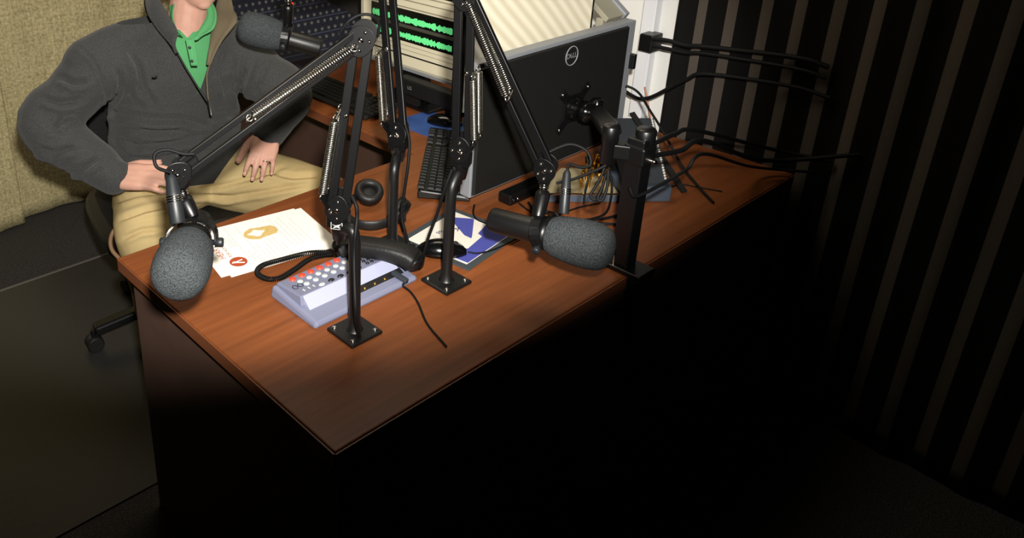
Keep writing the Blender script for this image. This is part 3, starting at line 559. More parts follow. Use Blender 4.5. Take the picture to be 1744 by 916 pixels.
# ------------------------------------------------------------------ keyboards
def keyboard(label, c, ang, mkey, mbody, L=0.455, Wd=0.155, trim=None):
    p0, ex, ey = frame2(c, ang); t = thing('keyboard', label, 'keyboard', p0, math.atan2(ex.y, ex.x), 'computer keyboards')
    b = MB(); prof = [(-Wd / 2, 0.004), (-Wd / 2, 0.012), (-Wd / 2 + .012, 0.016), (Wd / 2 - .01, 0.026), (Wd / 2, 0.022), (Wd / 2, 0.004)]
    b.prism(prof, p0 - ex * (L / 2), ey, UP, ex, L); obj('case', b, mbody, t, bevel=0.003)
    for s in (-1, 1):
        for r in (-1, 1): obj('foot', MB().box((0, 0, 0.002), (0.02, 0.012, 0.004), Matrix.Translation(p0 + ex * (s * L * .42) + ey * (r * Wd * .38))), rubber, t)
    if trim: obj('trim_strip', MB().bar(p0 - ex * (L / 2 - .004) + ey * (-Wd / 2 + .004) + UP * .014, p0 - ex * (L / 2 - .004) + ey * (Wd / 2 - .008) + UP * .024, ex, 0.006, 0.003), trim, t)
    kw = 0.0185; km = None
    for r in range(6):
        y = -Wd / 2 + 0.024 + r * 0.0195 + (0.006 if r == 5 else 0)
        z = 0.0175 + (y + Wd / 2 - .012) / (Wd - .022) * 0.010
        for k in range(22):
            x = -L / 2 + 0.020 + k * 0.0193
            if k in (14, 18) and L > 0.44: x += 0.0
            if (k == 15 or k == 18) : continue
            if r == 0 and 4 < k < 9: continue
            if km is None:
                mb = MB(); inv = WORLD[t.name].to_3x3()
                a = [V((sx * kw / 2, sy * kw / 2, 0)) for sx, sy in ((-1, -1), (1, -1), (1, 1), (-1, 1))]; bt = [V((p.x * .74, p.y * .74, 0.006)) for p in a]
                mb.add(a + bt, [(4, 5, 6, 7)] + [(i, (i + 1) % 4, 4 + (i + 1) % 4, 4 + i) for i in range(4)])
                km = mesh_of('key', mb, Matrix()); km.materials.append(mkey)
            o = bpy.data.objects.new('key', km); _link(o, t, None); o.location = (x, y, z); o.rotation_euler = (math.atan2(0.010, Wd - .022), 0, 0)
    sb = MB().box((-L / 2 + 0.020 + 6.5 * 0.0193, -Wd / 2 + 0.024, 0.021), (0.075, 0.015, 0.006), WORLD[t.name]); obj('space_bar', sb, mkey, t, bevel=0.001)
    return t
keyb = mat('key_black', (20, 20, 22), 0.55, spec=0.25)
keyboard('black keyboard standing end-on beside the left edge of the nearest monitor', D(0.940, -0.126, DZ), math.radians(40.6), keyb, black, Wd=0.135, trim=silver)
keyboard('dim black keyboard on the far desk below the waveform monitor', D(1.062, 0.50, DZ), math.radians(-91), blackm, blackm, L=0.42, Wd=0.14)

# ------------------------------------------------------------------ nearest monitor seen from behind, soundbar
t = thing('computer_monitor', 'nearest monitor seen from behind, black back with silver frame and round emblem', 'monitor', D(1.09, -0.34, DZ), YAW)
mx0, mx1, mz0, mz1 = 0.778, 1.445, 0.774, 1.124
def mpt(x, y, z): return D(x, y, z)
fy0, fy1, by = -0.318, -0.352, -0.360           # screen side, frame back edge, shell back
fr_ = quadbody(MB(), [mpt(mx0, fy0, mz0), mpt(mx1, fy0, mz0), mpt(mx1, fy0, mz1), mpt(mx0, fy0, mz1)], [mpt(mx0, fy1, mz0), mpt(mx1, fy1, mz0), mpt(mx1, fy1, mz1), mpt(mx0, fy1, mz1)])
obj('frame', fr_, silver, t, bevel=0.003)
i_ = 0.010
obj('screen', quadbody(MB(), [mpt(mx0 + .016, fy0 + .001, mz0 + .02), mpt(mx1 - .016, fy0 + .001, mz0 + .02), mpt(mx1 - .016, fy0 + .001, mz1 - .016), mpt(mx0 + .016, fy0 + .001, mz1 - .016)], [mpt(mx0 + .016, fy0 - .002, mz0 + .02), mpt(mx1 - .016, fy0 - .002, mz0 + .02), mpt(mx1 - .016, fy0 - .002, mz1 - .016), mpt(mx0 + .016, fy0 - .002, mz1 - .016)]), scr_black, t)
obj('back_shell', quadbody(MB(), [mpt(mx0 + .006, fy1 - .0004, mz0 + .006), mpt(mx1 - .042, fy1 - .0004, mz0 + .006), mpt(mx1 - .042, fy1 - .0004, mz1 - .010), mpt(mx0 + .006, fy1 - .0004, mz1 - .010)], [mpt(mx0 + i_, by, mz0 + i_), mpt(mx1 - .045, by, mz0 + i_), mpt(mx1 - .045, by, mz1 - .013), mpt(mx0 + i_, by, mz1 - .013)]), mat('monitor_shell', (26, 26, 25), 0.55, spec=0.3, bump=(500, 0.1, 0.001)), t)
lc = ony(974, 95, by - 0.0004); N_ = -AY
ring = [lc + (AX * math.cos(a) + UP * math.sin(a)) * 0.0255 for a in [2 * PI * k / 40 for k in range(40)]]
em = obj('emblem_ring', MB().tube(ring, 0.0014, 6, closed=True), logo_m, t)
for s_, dx in (('D', -0.0150), ('L', 0.0075), ('L', 0.0165)): obj('emblem_letter', text_mb(s_, 0.0195, lc + AX * dx, AX, UP, N_, 0.0005), logo_m, em)
ca, sa = math.cos(math.radians(32)), math.sin(math.radians(32))
obj('emblem_letter', text_mb('E', 0.0180, lc + AX * -0.0035, AX * ca + UP * sa, UP * ca - AX * sa, N_, 0.0006), logo_m, em)
obj('side_latch', MB().box((0, 0, 0), (0.014, 0.02, 0.045), Matrix.Translation(D(mx1 - .004, fy1 - .006, 1.005)) @ Matrix.Rotation(YAW, 4, 'Z')), black, t, bevel=0.003)
t = thing('soundbar', 'black box speaker hung under the nearest monitor', 'speaker', D(0.95, -0.385, DZ), YAW)
obj('housing', dbox(MB(), 0.872, 1.028, -0.408, -0.366, 0.742, 0.772), black, t, bevel=0.005)
obj('knob', MB().lathe(D(0.885, -0.408, 0.757), -AY, [(0, .007), (.004, .007), (.005, .005), (.005, 0)], 16), gloss, t)
obj('jack', MB().lathe(D(0.900, -0.408, 0.757), -AY, [(0, .003), (.002, .003), (.002, 0)], 12), chrome, t)

# monitor mount: post clamped to the desk edge, arm, plate
t = thing('monitor_mount', 'black square post with clamp and jointed arm holding the nearest monitor', 'monitor mount', D(0.83, -0.775, DZ))
pb = gz(1060, 455); Rp = Matrix.Translation(V((pb.x, pb.y, 0))) @ Matrix.Rotation(YAW, 4, 'Z'); pz = fr0 = None
px_, py_ = (pb - ORG).dot(AX), (pb - ORG).dot(AY)
obj('post', dbox(MB(), px_ - .020, px_ + .020, py_ - .020, py_ + .020, DZ + .012, 1.050), black, t, bevel=0.003)
obj('clamp_top', dbox(MB(), px_ - .030, px_ + .034, -0.815, py_ + .03, DZ + .0005, DZ + .012), black, t, bevel=0.003)
obj('clamp_jaw', dbox(MB(), px_ - .030, px_ + .034, -0.815, -0.7845, DZ - .16, DZ + .0005), black, t, bevel=0.004)
obj('clamp_screw', MB().cyl(D(px_ - .02, py_ + .012, DZ + .012), D(px_ - .02, py_ + .012, DZ + .05), 0.004, n=12), chrome, t)
pt = V((pb.x, pb.y, 1.05))
sl_ = V((pb.x, pb.y, 1.015)); obj('sleeve', MB().box((0, 0, 0), (0.048, 0.05, 0.042), Matrix.Translation(sl_) @ Matrix.Rotation(YAW, 4, 'Z')), black, t, bevel=0.005)
kn = rd(1068, 225, 0) ; k1 = V((pb.x + .010, pb.y + 0.005, 1.036)); obj('top_knob', MB().lathe(k1, UP, [(0, .020), (.006, .021), (.028, .021), (.032, .018), (.032, 0)], 24), black, t)
e1 = rd(1038, 245, (V((pb.x - .03, pb.y, 1.03)) - CAM).length)
obj('elbow', MB().lathe(e1 - UP * 0.045, UP, [(0, .013), (.004, .016), (.05, .016), (.052, .0175), (.084, .0175), (.088, .014), (.088, 0)], 24), black, t)
obj('link', MB().bar(e1 - UP * 0.012, sl_, UP, 0.032, 0.026), black, t, bevel=0.003)
vc = D(1.166, by - 0.001, 0.928)
pv = rd(1016, 184, (vc - AY * 0.08 + AX * .06 - CAM).length)
obj('link', MB().bar(e1 + UP * 0.030, pv - UP * .012, AX, 0.040, 0.026), black, t, bevel=0.005)
obj('link', MB().bar(vc - AY * 0.066, pv, UP, 0.030, 0.030), black, t, bevel=0.006)
obj('swivel', MB().lathe(pv - UP * 0.024, UP, [(0, .016), (.048, .016), (.051, .012), (.051, 0)], 20), gloss, t)
obj('head', MB().lathe(vc - AY * 0.001, -AY, [(0, .034), (.012, .034), (.018, .028), (.034, .026), (.036, .030), (.056, .028), (.062, .018), (.072, .014)], 28), gloss, t)
vp = obj('mount_plate', MB().box((0, 0, 0), (0.084, 0.005, 0.078), Matrix.Translation(vc - AY * 0.0030) @ Matrix.Rotation(YAW, 4, 'Z')), black, t, bevel=0.002)
for a in (-1, 1):
    for b_ in (-1, 1):
        e = vc + AX * (a * 0.056) + UP * (b_ * 0.050) - AY * 0.0030
        obj('plate_ear', MB().bar(vc + AX * (a * .02) + UP * (b_ * .02) - AY * 0.0030, e + AX * (a * .006) + UP * (b_ * .006), AY, 0.004, 0.026), black, vp, bevel=0.001)
        obj('screw', bolt(e - AY * 0.002, -AY, 0.005, 0.003), chrome, vp)
obj('stop_screw', bolt(sl_ + AX * 0.026 - AY * 0.012 - UP * .01, AX - AY * 0.8, 0.005, 0.010), chrome, t)
obj('stop_screw', bolt(sl_ + AX * 0.008 - AY * 0.025 - UP * .012, -AY, 0.006, 0.012), chrome, t)

# ------------------------------------------------------------------ screens behind
t = thing('computer_monitor', 'monitor with cream slanting-banded screen and black bezel behind the nearest monitor', 'monitor', D(1.06, -0.25, DZ), YAW)
c0, c1_ = 0.835, 1.352; cy = -0.262
obj('bezel', dbox(MB(), c0 - .014, c1_ + .014, cy, cy + .03, 0.95, 1.46), black, t, bevel=0.003)
so = obj('screen', dbox(MB(), c0, c1_, cy - .002, cy - .0002, 0.965, 1.446), stripe_scr, t)
obj('stand', dbox(MB(), 1.09, 1.17, cy + .004, cy + .026, DZ + .012, 0.95), black, t, bevel=0.004)
obj('stand_foot', dbox(MB(), 1.07, 1.19, cy - .03, cy + .10, DZ + .0005, DZ + .012), black, t, bevel=0.004)
t = thing('display_panel', 'beige tilted panel with silver edge rising behind the nearest monitor\'s corner', 'monitor', D(1.38, -0.2, DZ), YAW)
al = math.radians(36); e_ = AY * math.cos(al) + UP * math.sin(al); nn = UP * math.cos(al) - AY * math.sin(al); p0 = D(1.334, -0.300, 1.118)
obj('panel', MB().prism([(0.036, 0), (0.112, 0), (0.112, 0.30), (0.036, 0.30)], p0, AX, e_, nn, 0.016), bezel_beige, t, bevel=0.002)
obj('silver_edge', MB().prism([(0.1125, -0.004), (0.134, -0.004), (0.134, 0.30), (0.1125, 0.30)], p0 + nn * 0.002, AX, e_, nn, 0.020), silver, t, bevel=0.003)
obj('stand', dbox(MB(), 1.369, 1.425, -0.292, -0.268, DZ + .012, 1.128), bezel_beige, t, bevel=0.003)
obj('stand_foot', dbox(MB(), 1.34, 1.455, -0.31, -0.17, DZ + .0005, DZ + .012), black, t, bevel=0.003)

t = thing('computer_monitor', 'far monitor showing green sound waveforms on black tracks', 'monitor', D(1.23, 0.33, DZ), YAW)
wx = 1.215
def sq(name, pts, m, h, par=None):        # a flat patch on the screen given by picture corners
    P = [onx(u, v, wx - h) for u, v in pts]; mb = MB(); a = [p - AX * 0 for p in P]; b_ = [p - AX * 0.0006 for p in P]; n = len(P)
    mb.add(a + b_, [tuple(range(n)), tuple(reversed(range(n, 2 * n)))] + [(i, (i + 1) % n, n + (i + 1) % n, n + i) for i in range(n)]); return obj(name, mb, m, par or t)
ywR = (onx(797, 152, wx) - ORG).dot(AY); ywL = ywR + 0.52; zb = onx(770, 146, wx).z
obj('case', dbox(MB(), wx, wx + .045, ywR, ywL, zb, zb + .34), silver_warm, t, bevel=0.004)
obj('lower_trim', dbox(MB(), wx - .004, wx - .0002, ywR + .002, ywL - .002, zb + .001, zb + .011), silver, t)
scr = obj('screen', dbox(MB(), wx - .0012, wx - .0002, ywR + .022, ywL - .018, zb + .018, zb + .325), scr_cream, t)
def band(name, ya, yb, za, zb_, m, h, par): return obj(name, dbox(MB(), wx - h - .0005, wx - h, ya, yb, za, zb_), m, par)
zz = lambda v: onx(770, v, wx).z
yA, yB = ywR + .024, ywL - .06
band('toolbar', yA, ywL - .02, zz(3), zz(-8), scr_black, .0016, scr)
for v0, v1 in ((33, 31), (20, 18), (9, 7)): band('toolbar_line', yA, ywL - .02, zz(v0), zz(v1), scr_line, .0016, scr)
tr1 = band('track', yA, yB, zz(94), zz(36), scr_black, .0016, scr)
band('track_gap', yA, yB, zz(69), zz(63), scr_grey, .0022, scr)
band('scroll_line', yA, ywL - .02, zz(119), zz(116.5), scr_black, .0016, scr)
for v in (100, 108): band('status_line', yA, ywL - .02, zz(v + .8), zz(v), scr_line, .0016, scr)
random.seed(11)
def wave(vc):
    zc = onx(748, vc, wx).z; y = ywR + 0.075; top = []; bot = []
    while y < yB - .004:
        a = random.uniform(0.006, 0.0125) if y < ywR + .14 or y > ywR + .15 else 0.004
        if y < ywR + .083: a = 0.009
        top.append((y, zc + a)); bot.append((y, zc - a)); y += 0.0042
    mb = MB(); n = len(top); h = wx - .003
    mb.add([D(h, y_, z_) for y_, z_ in top] + [D(h, y_, z_) for y_, z_ in bot], [(i, i + 1, n + i + 1, n + i) for i in range(n - 1)])
    obj('waveform', mb, scr_green, t, solid=0.0006, label='green waveform')
wave(48); wave(77)
obj('stand', dbox(MB(), wx + .012, wx + .04, ywR + .20, ywR + .34, DZ + .012, zb + .02), black, t, bevel=0.004)
obj('stand_foot', dbox(MB(), wx - .03, wx + .14, ywR + .14, ywR + .40, DZ + .0005, DZ + .012), black, t, bevel=0.004)
bx_ = thing('speaker_bar', 'long black bar under the far waveform monitor', 'speaker', D(1.16, 0.3, DZ), YAW)
obj('housing', dbox(MB(), 1.165, 1.207, 0.06, 0.33, zb - .062, zb - .006), blackm, bx_, bevel=0.006)
obj('foot', dbox(MB(), 1.19, 1.207, 0.26, 0.32, DZ + .0125, zb - .055), blackm, bx_)
obj('foot', dbox(MB(), 1.19, 1.207, 0.07, 0.13, DZ + .0005, zb - .055), blackm, bx_)
obj('maker_mark', text_mb('LG', 0.016, D(1.1646, 0.27, zb - .034), -AY, UP, -AX, 0.0004), logo_m, bx_)

# blue mousepad, far mouse, chrome clip
pc = D(1.135, 0.115, DZ)
t = obj('mouse_pad', MB().prism([(0.085 * math.copysign(abs(math.cos(a)) ** .4, math.cos(a)), 0.115 * math.copysign(abs(math.sin(a)) ** .4, math.sin(a))) for a in [2 * PI * k / 40 for k in range(40)]], pc, AX, AY, UP, 0.003), padb, loc=pc)
tag(t, 'rounded blue mousepad on the far desk', 'mousepad')
mouse('computer_mouse', 'black mouse with chrome spots on the blue mousepad', D(1.165, 0.105, DZ + .0034), math.radians(-60), gloss)
t = thing('desk_clip', 'small black clip stand with shiny chrome balls below the waveform monitor', 'clip', gz(700, 158, DZ))
cb = gz(700, 158, DZ); obj('base', MB().lathe(cb + UP * 0.0005, UP, [(0, .026), (.008, .026), (.012, .012), (.03, .008), (.034, 0)], 20), black, t)
for dx, dz, r in ((-.008, .040, .010), (.014, .046, .011), (.022, .034, .007), (.004, .030, .007)): obj('ball', MB().ball(cb + V((dx, -.004, dz)), r), chrome, t)

# ------------------------------------------------------------------ mixing console
t = thing('mixing_console', 'dark mixing console with rows of knobs on the far desk', 'mixing console', D(1.35, 1.25, DZ), YAW)
kx0, kx1, ky0, ky1 = 1.02, 1.66, 0.86, 1.50
z_f, z_b = DZ + .05, DZ + .15
obj('chassis', quadbody(MB(), [D(kx0, ky0, DZ + .0005), D(kx1, ky0, DZ + .0005), D(kx1, ky1, DZ + .0005), D(kx0, ky1, DZ + .0005)], [D(kx0, ky0, z_f), D(kx1, ky0, z_f), D(kx1, ky1, z_b), D(kx0, ky1, z_b)]), console_m, t, bevel=0.006)
cn = ((D(kx0, ky1, z_b) - D(kx0, ky0, z_f)).cross(-AX)).normalized()
if cn.z < 0: cn = -cn
cp = lambda x, y: D(x, y, z_f + (z_b - z_f) * (y - ky0) / (ky1 - ky0))
knob_me = mesh_of('knob', MB().lathe((0, 0, 0), (0, 0, 1), [(0, .0085), (.010, .0075), (.011, .005), (.011, 0)], 12), Matrix()); knob_me.materials.append(knob_m)
inv = WORLD[t.name].inverted(); qn = (inv.to_3x3() @ cn).to_track_quat('Z', 'Y')
for r in range(8):
    y = ky0 + 0.055 + r * 0.072
    if r % 2 == 0: obj('divider', MB().bar(cp(kx0 + .01, y - .026) + cn * .001, cp(kx1 - .01, y - .026) + cn * .001, cn, 0.002, 0.006), console_strip, t)
    for k in range(17):
        o = bpy.data.objects.new('knob', knob_me); _link(o, t, None); o.location = inv @ cp(kx0 + .05 + k * .0345, y); o.rotation_mode = 'QUATERNION'; o.rotation_quaternion = qn
for p in (gz(498, 18, DZ + .10), gz(493, 38, DZ + .09)):
    x, y = (p - ORG).dot(AX), (p - ORG).dot(AY); obj('indicator', MB().ball(cp(x, y) + cn * .004, .007), led_red, t)

# ------------------------------------------------------------------ silver tray, slate box, book
t = thing('equipment_tray', 'flat silver unit with gold plugs in front of the nearest monitor', 'audio device', V((0.56, 1.95, DZ)))
yf = gz(905, 344).y; xa, xb = gz(912, 344).x, gz(1052, 344).x
obj('case', MB().prism([(xa, yf), (xb, yf), (xb, yf + .16), (xa + .10, yf + .16)], V((0, 0, DZ + .0005)), V((1, 0, 0)), V((0, 1, 0)), UP, 0.024), tray_m, t, bevel=0.002)
obj('front_edge', MB().box(((xa + xb) / 2, yf - .001, DZ + .0235), (xb - xa, 0.004, 0.004)), chrome, t)
obj('front_face', MB().box(((xa + xb) / 2, yf - .0012, DZ + .0105), (xb - xa - .004, 0.002, 0.018)), slate, t)
random.seed(5)
for u, v in [(995 + 9 * (k % 6) + random.uniform(-3, 3), 262 + 13 * (k // 6) + random.uniform(-4, 4)) for k in range(24)]:
    p = gz(u, v, DZ + .05); p = V((min(p.x, xb - .012), min(max(p.y, yf + .04), yf + .15), DZ + .0245)); q = p + UP * random.uniform(.012, .05) + V((random.uniform(-.008, .008), random.uniform(-.012, .006), 0))
    pg = obj('plug', MB().lathe(p, q - p, [(0, .004), ((q - p).length * .5, .004), ((q - p).length * .55, .0056), ((q - p).length, .0046)], 12), gold, t)
t = thing('slate_box', 'slate grey flat box at the right beyond the black post', 'box', V((0.75, 1.95, DZ)))
xs0, xs1 = gz(1056, 345).x, gz(1142, 345).x
obj('case', MB().prism([(xs0, yf), (xs1, yf), (xs1 + .03, yf + .16), (xs0 + .0, yf + .16)], V((0, 0, DZ + .0005)), V((1, 0, 0)), V((0, 1, 0)), UP, 0.040), slate, t, bevel=0.003)
obj('foot', MB().cyl(V((xs1 - .03, yf + .012, DZ)), V((xs1 - .03, yf + .012, DZ + .0008)), .006, n=12), label_w, t)
# comb-bound book leaning on the slate box
t = thing('bound_book', 'slate covered comb-bound book leaning behind the slate box', 'book', V((0.8, 2.1, DZ)))
bA = V((xs0 + .005, yf + .012, DZ + .0415)); bB = V((xs1 - .008, yf + .012, DZ + .0415)); bC = gz(1112, 205, DZ + .115); bD = bC - (bB - bA) * 1.15
bn = (bB - bA).cross(bC - bB).normalized(); bn = bn if bn.z > 0 else -bn
obj('cover', MB().add([bA, bB, bC, bD] + [p + bn * .008 for p in (bA, bB, bC, bD)], [(3, 2, 1, 0), (4, 5, 6, 7), (0, 1, 5, 4), (1, 2, 6, 5), (2, 3, 7, 6), (3, 0, 4, 7)]), slate_d, t)
for k in range(26):
    p = bB + (bC - bB) * ((k + .5) / 26) + bn * .010; obj('comb_ring', MB().ball(p - (bB - bA).normalized() * .006, .0034, 8, 6), label_w, t)
obj('prop', MB().bar((bC + bD) / 2 - UP * .001, V(((bC + bD) / 2).xy.to_3d()) + UP * (DZ + .001), V((1, 0, 0)), .06, .006), slate_d, t)
rr0, rr1 = rd(1076, 192, (bC - CAM).length - .05), gz(1166, 327, DZ + .004)
tag(obj('ruler', MB().bar(rr0, rr1, V((1, 0, 0)), 0.016, 0.004), blackm, loc=rr1), 'long black strip leaning across the comb-bound book', 'ruler')
p0, p1 = bA + (bD - bA) * .08 + (bB - bA) * .42 + bn * .013, bA + (bD - bA) * .42 + (bB - bA) * .12 + bn * .013
t = thing('pen', 'dark pen lying on the slate book cover', 'pen', p0)
obj('barrel', MB().lathe(p0, p1 - p0, [(0, .001), (.008, .0035), ((p1 - p0).length - .004, .004), ((p1 - p0).length, .003)], 12), gloss, t)
obj('pocket_clip', MB().bar(p0 + (p1 - p0) * .6 + bn * .005, p0 + (p1 - p0) * .95 + bn * .005, bn, .001, .002), gold, t)

# ------------------------------------------------------------------ cables on the right
wc = onx(1108, 71, 1.66)
t = thing('wall_cable_box', 'black cable box fixed on the white wall beside the striped curtain', 'cable box', wc)
obj('housing', MB().box((0, 0, 0), (0.06, 0.045, 0.055), Matrix.Translation(wc) @ Matrix.Rotation(YAW, 4, 'Z')), black, t, bevel=0.004)
obj('bracket', MB().bar(wc, wc + AX * 0.048, UP, .03, .02), black, t)
def wcab(label, pts, r, m=None, x=1.63, end=()): cable('cable', label, [onx(u, v, x) for u, v in pts] + list(end), r, m)
def rcab(label, pts, r=.004, m=None, end=()): cable('cable', label, [rd(*p) for p in pts] + list(end), r, m)
wcab('upper black cable running right from the wall cable box', [(1112, 66), (1140, 70), (1170, 78), (1205, 80)], 0.007, x=1.62, end=[D(1.64, -0.72, 1.06), D(1.650, -0.80, 1.05)])
wcab('lower black cable running right from the wall cable box', [(1112, 78), (1140, 84), (1170, 90), (1205, 92)], 0.006, x=1.62, end=[D(1.64, -0.72, 1.03), D(1.650, -0.80, 1.02)])
wcab('thick black cable sagging across the white wall to the right', [(1060, 152), (1075, 162), (1090, 168), (1110, 165), (1140, 150), (1170, 135), (1205, 126)], 0.0058, x=1.6, end=[D(1.64, -0.72, .98), D(1.650, -0.82, .97)])
rcab('thin black cable dropping diagonally beside the bound book', [(1066, 146, 2.46), (1080, 152, 2.46), (1092, 163, 2.45), (1105, 185, 2.42), (1130, 225, 2.38)], .0036, end=[gz(1160, 280, DZ + .05), gz(1190, 318, DZ + .015), gz(1215, 345, DZ + .004)])
wcab('orange thin wire running down the white wall', [(1098, 148), (1102, 168), (1106, 190), (1110, 212)], 0.003, wood_dark, x=1.665)
rcab('black cable leaving the mount sleeve toward the right', [(1092, 256, 1.82), (1115, 244, 1.88), (1150, 228, 2.0), (1185, 222, 2.1)], .0055, end=[D(1.56, -0.72, 0.82), D(1.650, -0.86, 0.80)])
rcab('second black cable leaving the mount sleeve toward the right', [(1090, 270, 1.80), (1120, 264, 1.86), (1160, 256, 1.95), (1200, 240, 2.05)], .0062, end=[D(1.52, -0.74, 0.80), D(1.650, -0.92, 0.84)])
rcab('black cable curving over the slate box toward the right', [(1072, 318, 1.78), (1080, 334, 1.79), (1100, 328, 1.81), (1140, 306, 1.85), (1170, 288, 1.88), (1200, 262, 1.95)], .0040, end=[D(1.50, -0.72, 0.78), D(1.650, -0.84, 0.76)])
def dcab(label, pts, r=.003, m=None, h=None): cable('cable', label, [gz(u, v, DZ + (h or r) + .0005) for u, v in pts], r, m)
dcab('thin grey lead on the desk right of the slate box', [(1144, 318), (1160, 314), (1185, 318), (1230, 326)], .0018)
dcab('black cable looped on the desk behind the right microphone', [(900, 345), (912, 362), (935, 372), (965, 375), (1000, 374), (1030, 372), (1062, 364), (1080, 364), (1086, 372), (1076, 380), (1055, 382), (1020, 380), (985, 376)], .0034)
dcab('thin black cable crossing the desk under the silver unit', [(884, 346), (900, 358), (930, 372), (960, 362), (990, 352), (1022, 346)], .0022)
dcab('black lead curling from the nearest monitor onto the mousepad', [(808, 349), (806, 362), (812, 374), (830, 382), (842, 386)], .0024)
rcab('bundle of folded black cable hanging on the mount post', [(1030, 284, 1.70), (1024, 300, 1.70), (1014, 318, 1.70), (1006, 332, 1.70), (1012, 340, 1.70), (1022, 330, 1.70), (1028, 312, 1.70), (1032, 296, 1.695), (1026, 318, 1.69), (1018, 338, 1.69), (1026, 340, 1.69), (1034, 318, 1.69), (1036, 290, 1.69)], .0030)
rcab('thin black plug lead hanging behind the right boom arm', [(1000, 266, 1.70), (1004, 290, 1.70), (1000, 312, 1.70), (996, 330, 1.71), (994, 348, 1.72)], .0024)
rcab('black lead strung between the boom arm tip and the post', [(948, 312, 1.67), (980, 304, 1.68), (1010, 292, 1.69), (1032, 282, 1.695)], .0030)
rcab('black cable hanging down beside the mount post to the desk', [(1036, 288, 1.69), (1042, 310, 1.70), (1040, 340, 1.72), (1030, 364, 1.78), (1000, 375, 1.84)], .0026)

# ------------------------------------------------------------------ office chair
cc_ = V((-0.60, 2.40, 0))
t = thing('office_chair', 'black office chair under the seated person', 'chair', cc_)
cf = V((0.466, -0.885, 0)); cr = V((-0.885, -0.466, 0))
Mc = Matrix.Translation(cc_) @ Matrix(((cr.x, cf.x, 0, 0), (cr.y, cf.y, 0, 0), (0, 0, 1, 0), (0, 0, 0, 1)))
def rbox(w, d_, h, M, e=4.0, n=28, m=7):
    rs = []
    for i in range(m + 1):
        f = -1 + 2 * i / m; s_ = (1 - abs(f) ** e * .12)
        rs.append([M @ V((w / 2 * s_ * math.copysign(abs(math.cos(a)) ** .45, math.cos(a)), d_ / 2 * s_ * math.copysign(abs(math.sin(a)) ** .45, math.sin(a)), h / 2 * f)) for a in [2 * PI * k / n for k in range(n)]])
    return MB().rings(rs)
obj('seat', rbox(0.52, 0.50, 0.085, Mc @ Matrix.Translation((0, 0.04, 0.468))), leather, t)
obj('backrest', rbox(0.44, 0.46, 0.07, Mc @ Matrix.Translation((0, -0.235, 0.76)) @ Matrix.Rotation(PI / 2 - .08, 4, 'X')), leather, t)
obj('back_stem', MB().bar(Mc @ V((0, -0.18, 0.43)), Mc @ V((0, -0.28, 0.60)), cr, .06, .02), black, t)
obj('arm_support', MB().tube(spline([rd(206, 380, 2.36), rd(193, 394, 2.36), rd(188, 410, 2.35), rd(191, 426, 2.34), rd(203, 440, 2.33)], 5), .006, 8), mat('chair_trim', (120, 92, 66), .5), t)
obj('gas_lift', MB().lathe(cc_ + UP * .10, UP, [(0, .03), (.18, .03), (.18, .018), (.33, .018)], 20), chrome, t)
for k in range(5):
    a = 2 * PI * k / 5 + math.radians(212) - 2 * PI / 5 * 1; d_ = V((math.cos(a), math.sin(a), 0))
    l = obj('base_leg', MB().bar(cc_ + UP * .115 + d_ * .02, cc_ + UP * .082 + d_ * .30, UP, .034, .045), black, t, bevel=.008)
    cw = cc_ + d_ * .305 + UP * .034; sd = d_.cross(UP)
    obj('caster', MB().lathe(cw - sd * .024, sd, [(0, .024), (.004, .028), (.018, .028), (.020, .022), (.028, .022), (.030, .028), (.044, .028), (.048, .024)], 20), blackm, l)
    obj('caster_stem', MB().cyl(cw + UP * .01, cw + UP * .05, .008, n=10), black, l)
obj('hub', MB().lathe(cc_ + UP * .085, UP, [(0, .035), (.05, .04), (.055, .032)], 20), black, t)

# ------------------------------------------------------------------ the seated person
def evaluate(mb, voxel, iters, fac=0.5, disp=None, folds=None):
    """closed overlapping pieces -> one smooth continuous skin (voxel union), still in world space"""
    me = bpy.data.meshes.new('tmp'); me.from_pydata(mb.v, [], mb.f); o = bpy.data.objects.new('tmp', me); COL.objects.link(o)
    r = o.modifiers.new('r', 'REMESH'); r.mode = 'VOXEL'; r.voxel_size = voxel; r.use_smooth_shade = True
    s_ = o.modifiers.new('s', 'SMOOTH'); s_.factor = fac; s_.iterations = iters
    dg = bpy.context.evaluated_depsgraph_get(); em = bpy.data.meshes.new_from_object(o.evaluated_get(dg))
    bpy.data.objects.remove(o); bpy.data.meshes.remove(me)
    if disp:
        co = [v.co + v.normal * disp(v.co, v.normal) for v in em.vertices]
        for v, c in zip(em.vertices, co): v.co = c
    if folds:
        P = np.array([v.co[:] for v in em.vertices]); N = np.array([v.normal[:] for v in em.vertices])
        P = P + N * folds(P, N)[:, None]; em.vertices.foreach_set('co', P.ravel()); em.update()
    return em
def put(name, em, m, parent, label=None, solid=0, bevel=0):
    mw = WORLD[parent.name] if parent is not None else None
    em.transform(mw.inverted()); em.materials.clear(); em.materials.append(m)
    for p in em.polygons: p.use_smooth = True; p.material_index = 0
    o = bpy.data.objects.new(name, em); _link(o, parent, mw)
    if label: o['label'] = label
    if solid: md = o.modifiers.new('solid', 'SOLIDIFY'); md.thickness = solid; md.offset = -1
    return o
def limb(mb, pts, rad, n=18, k=6):
    P = spline(pts, k); R = [q.x for q in spline([V((r, 0, 0)) for r in rad], k)]
    d0 = (P[0] - P[1]).normalized(); d1 = (P[-1] - P[-2]).normalized()
    pre = [(P[0] + d0 * R[0] * math.sin(a), R[0] * math.cos(a)) for a in (1.45, 1.1, .7, .35)]; post = [(P[-1] + d1 * R[-1] * math.sin(a), R[-1] * math.cos(a)) for a in (.35, .7, 1.1, 1.45)]
    allp = pre + list(zip(P, R)) + post
    return mb.tube([p for p, _ in allp], [r for _, r in allp], n)

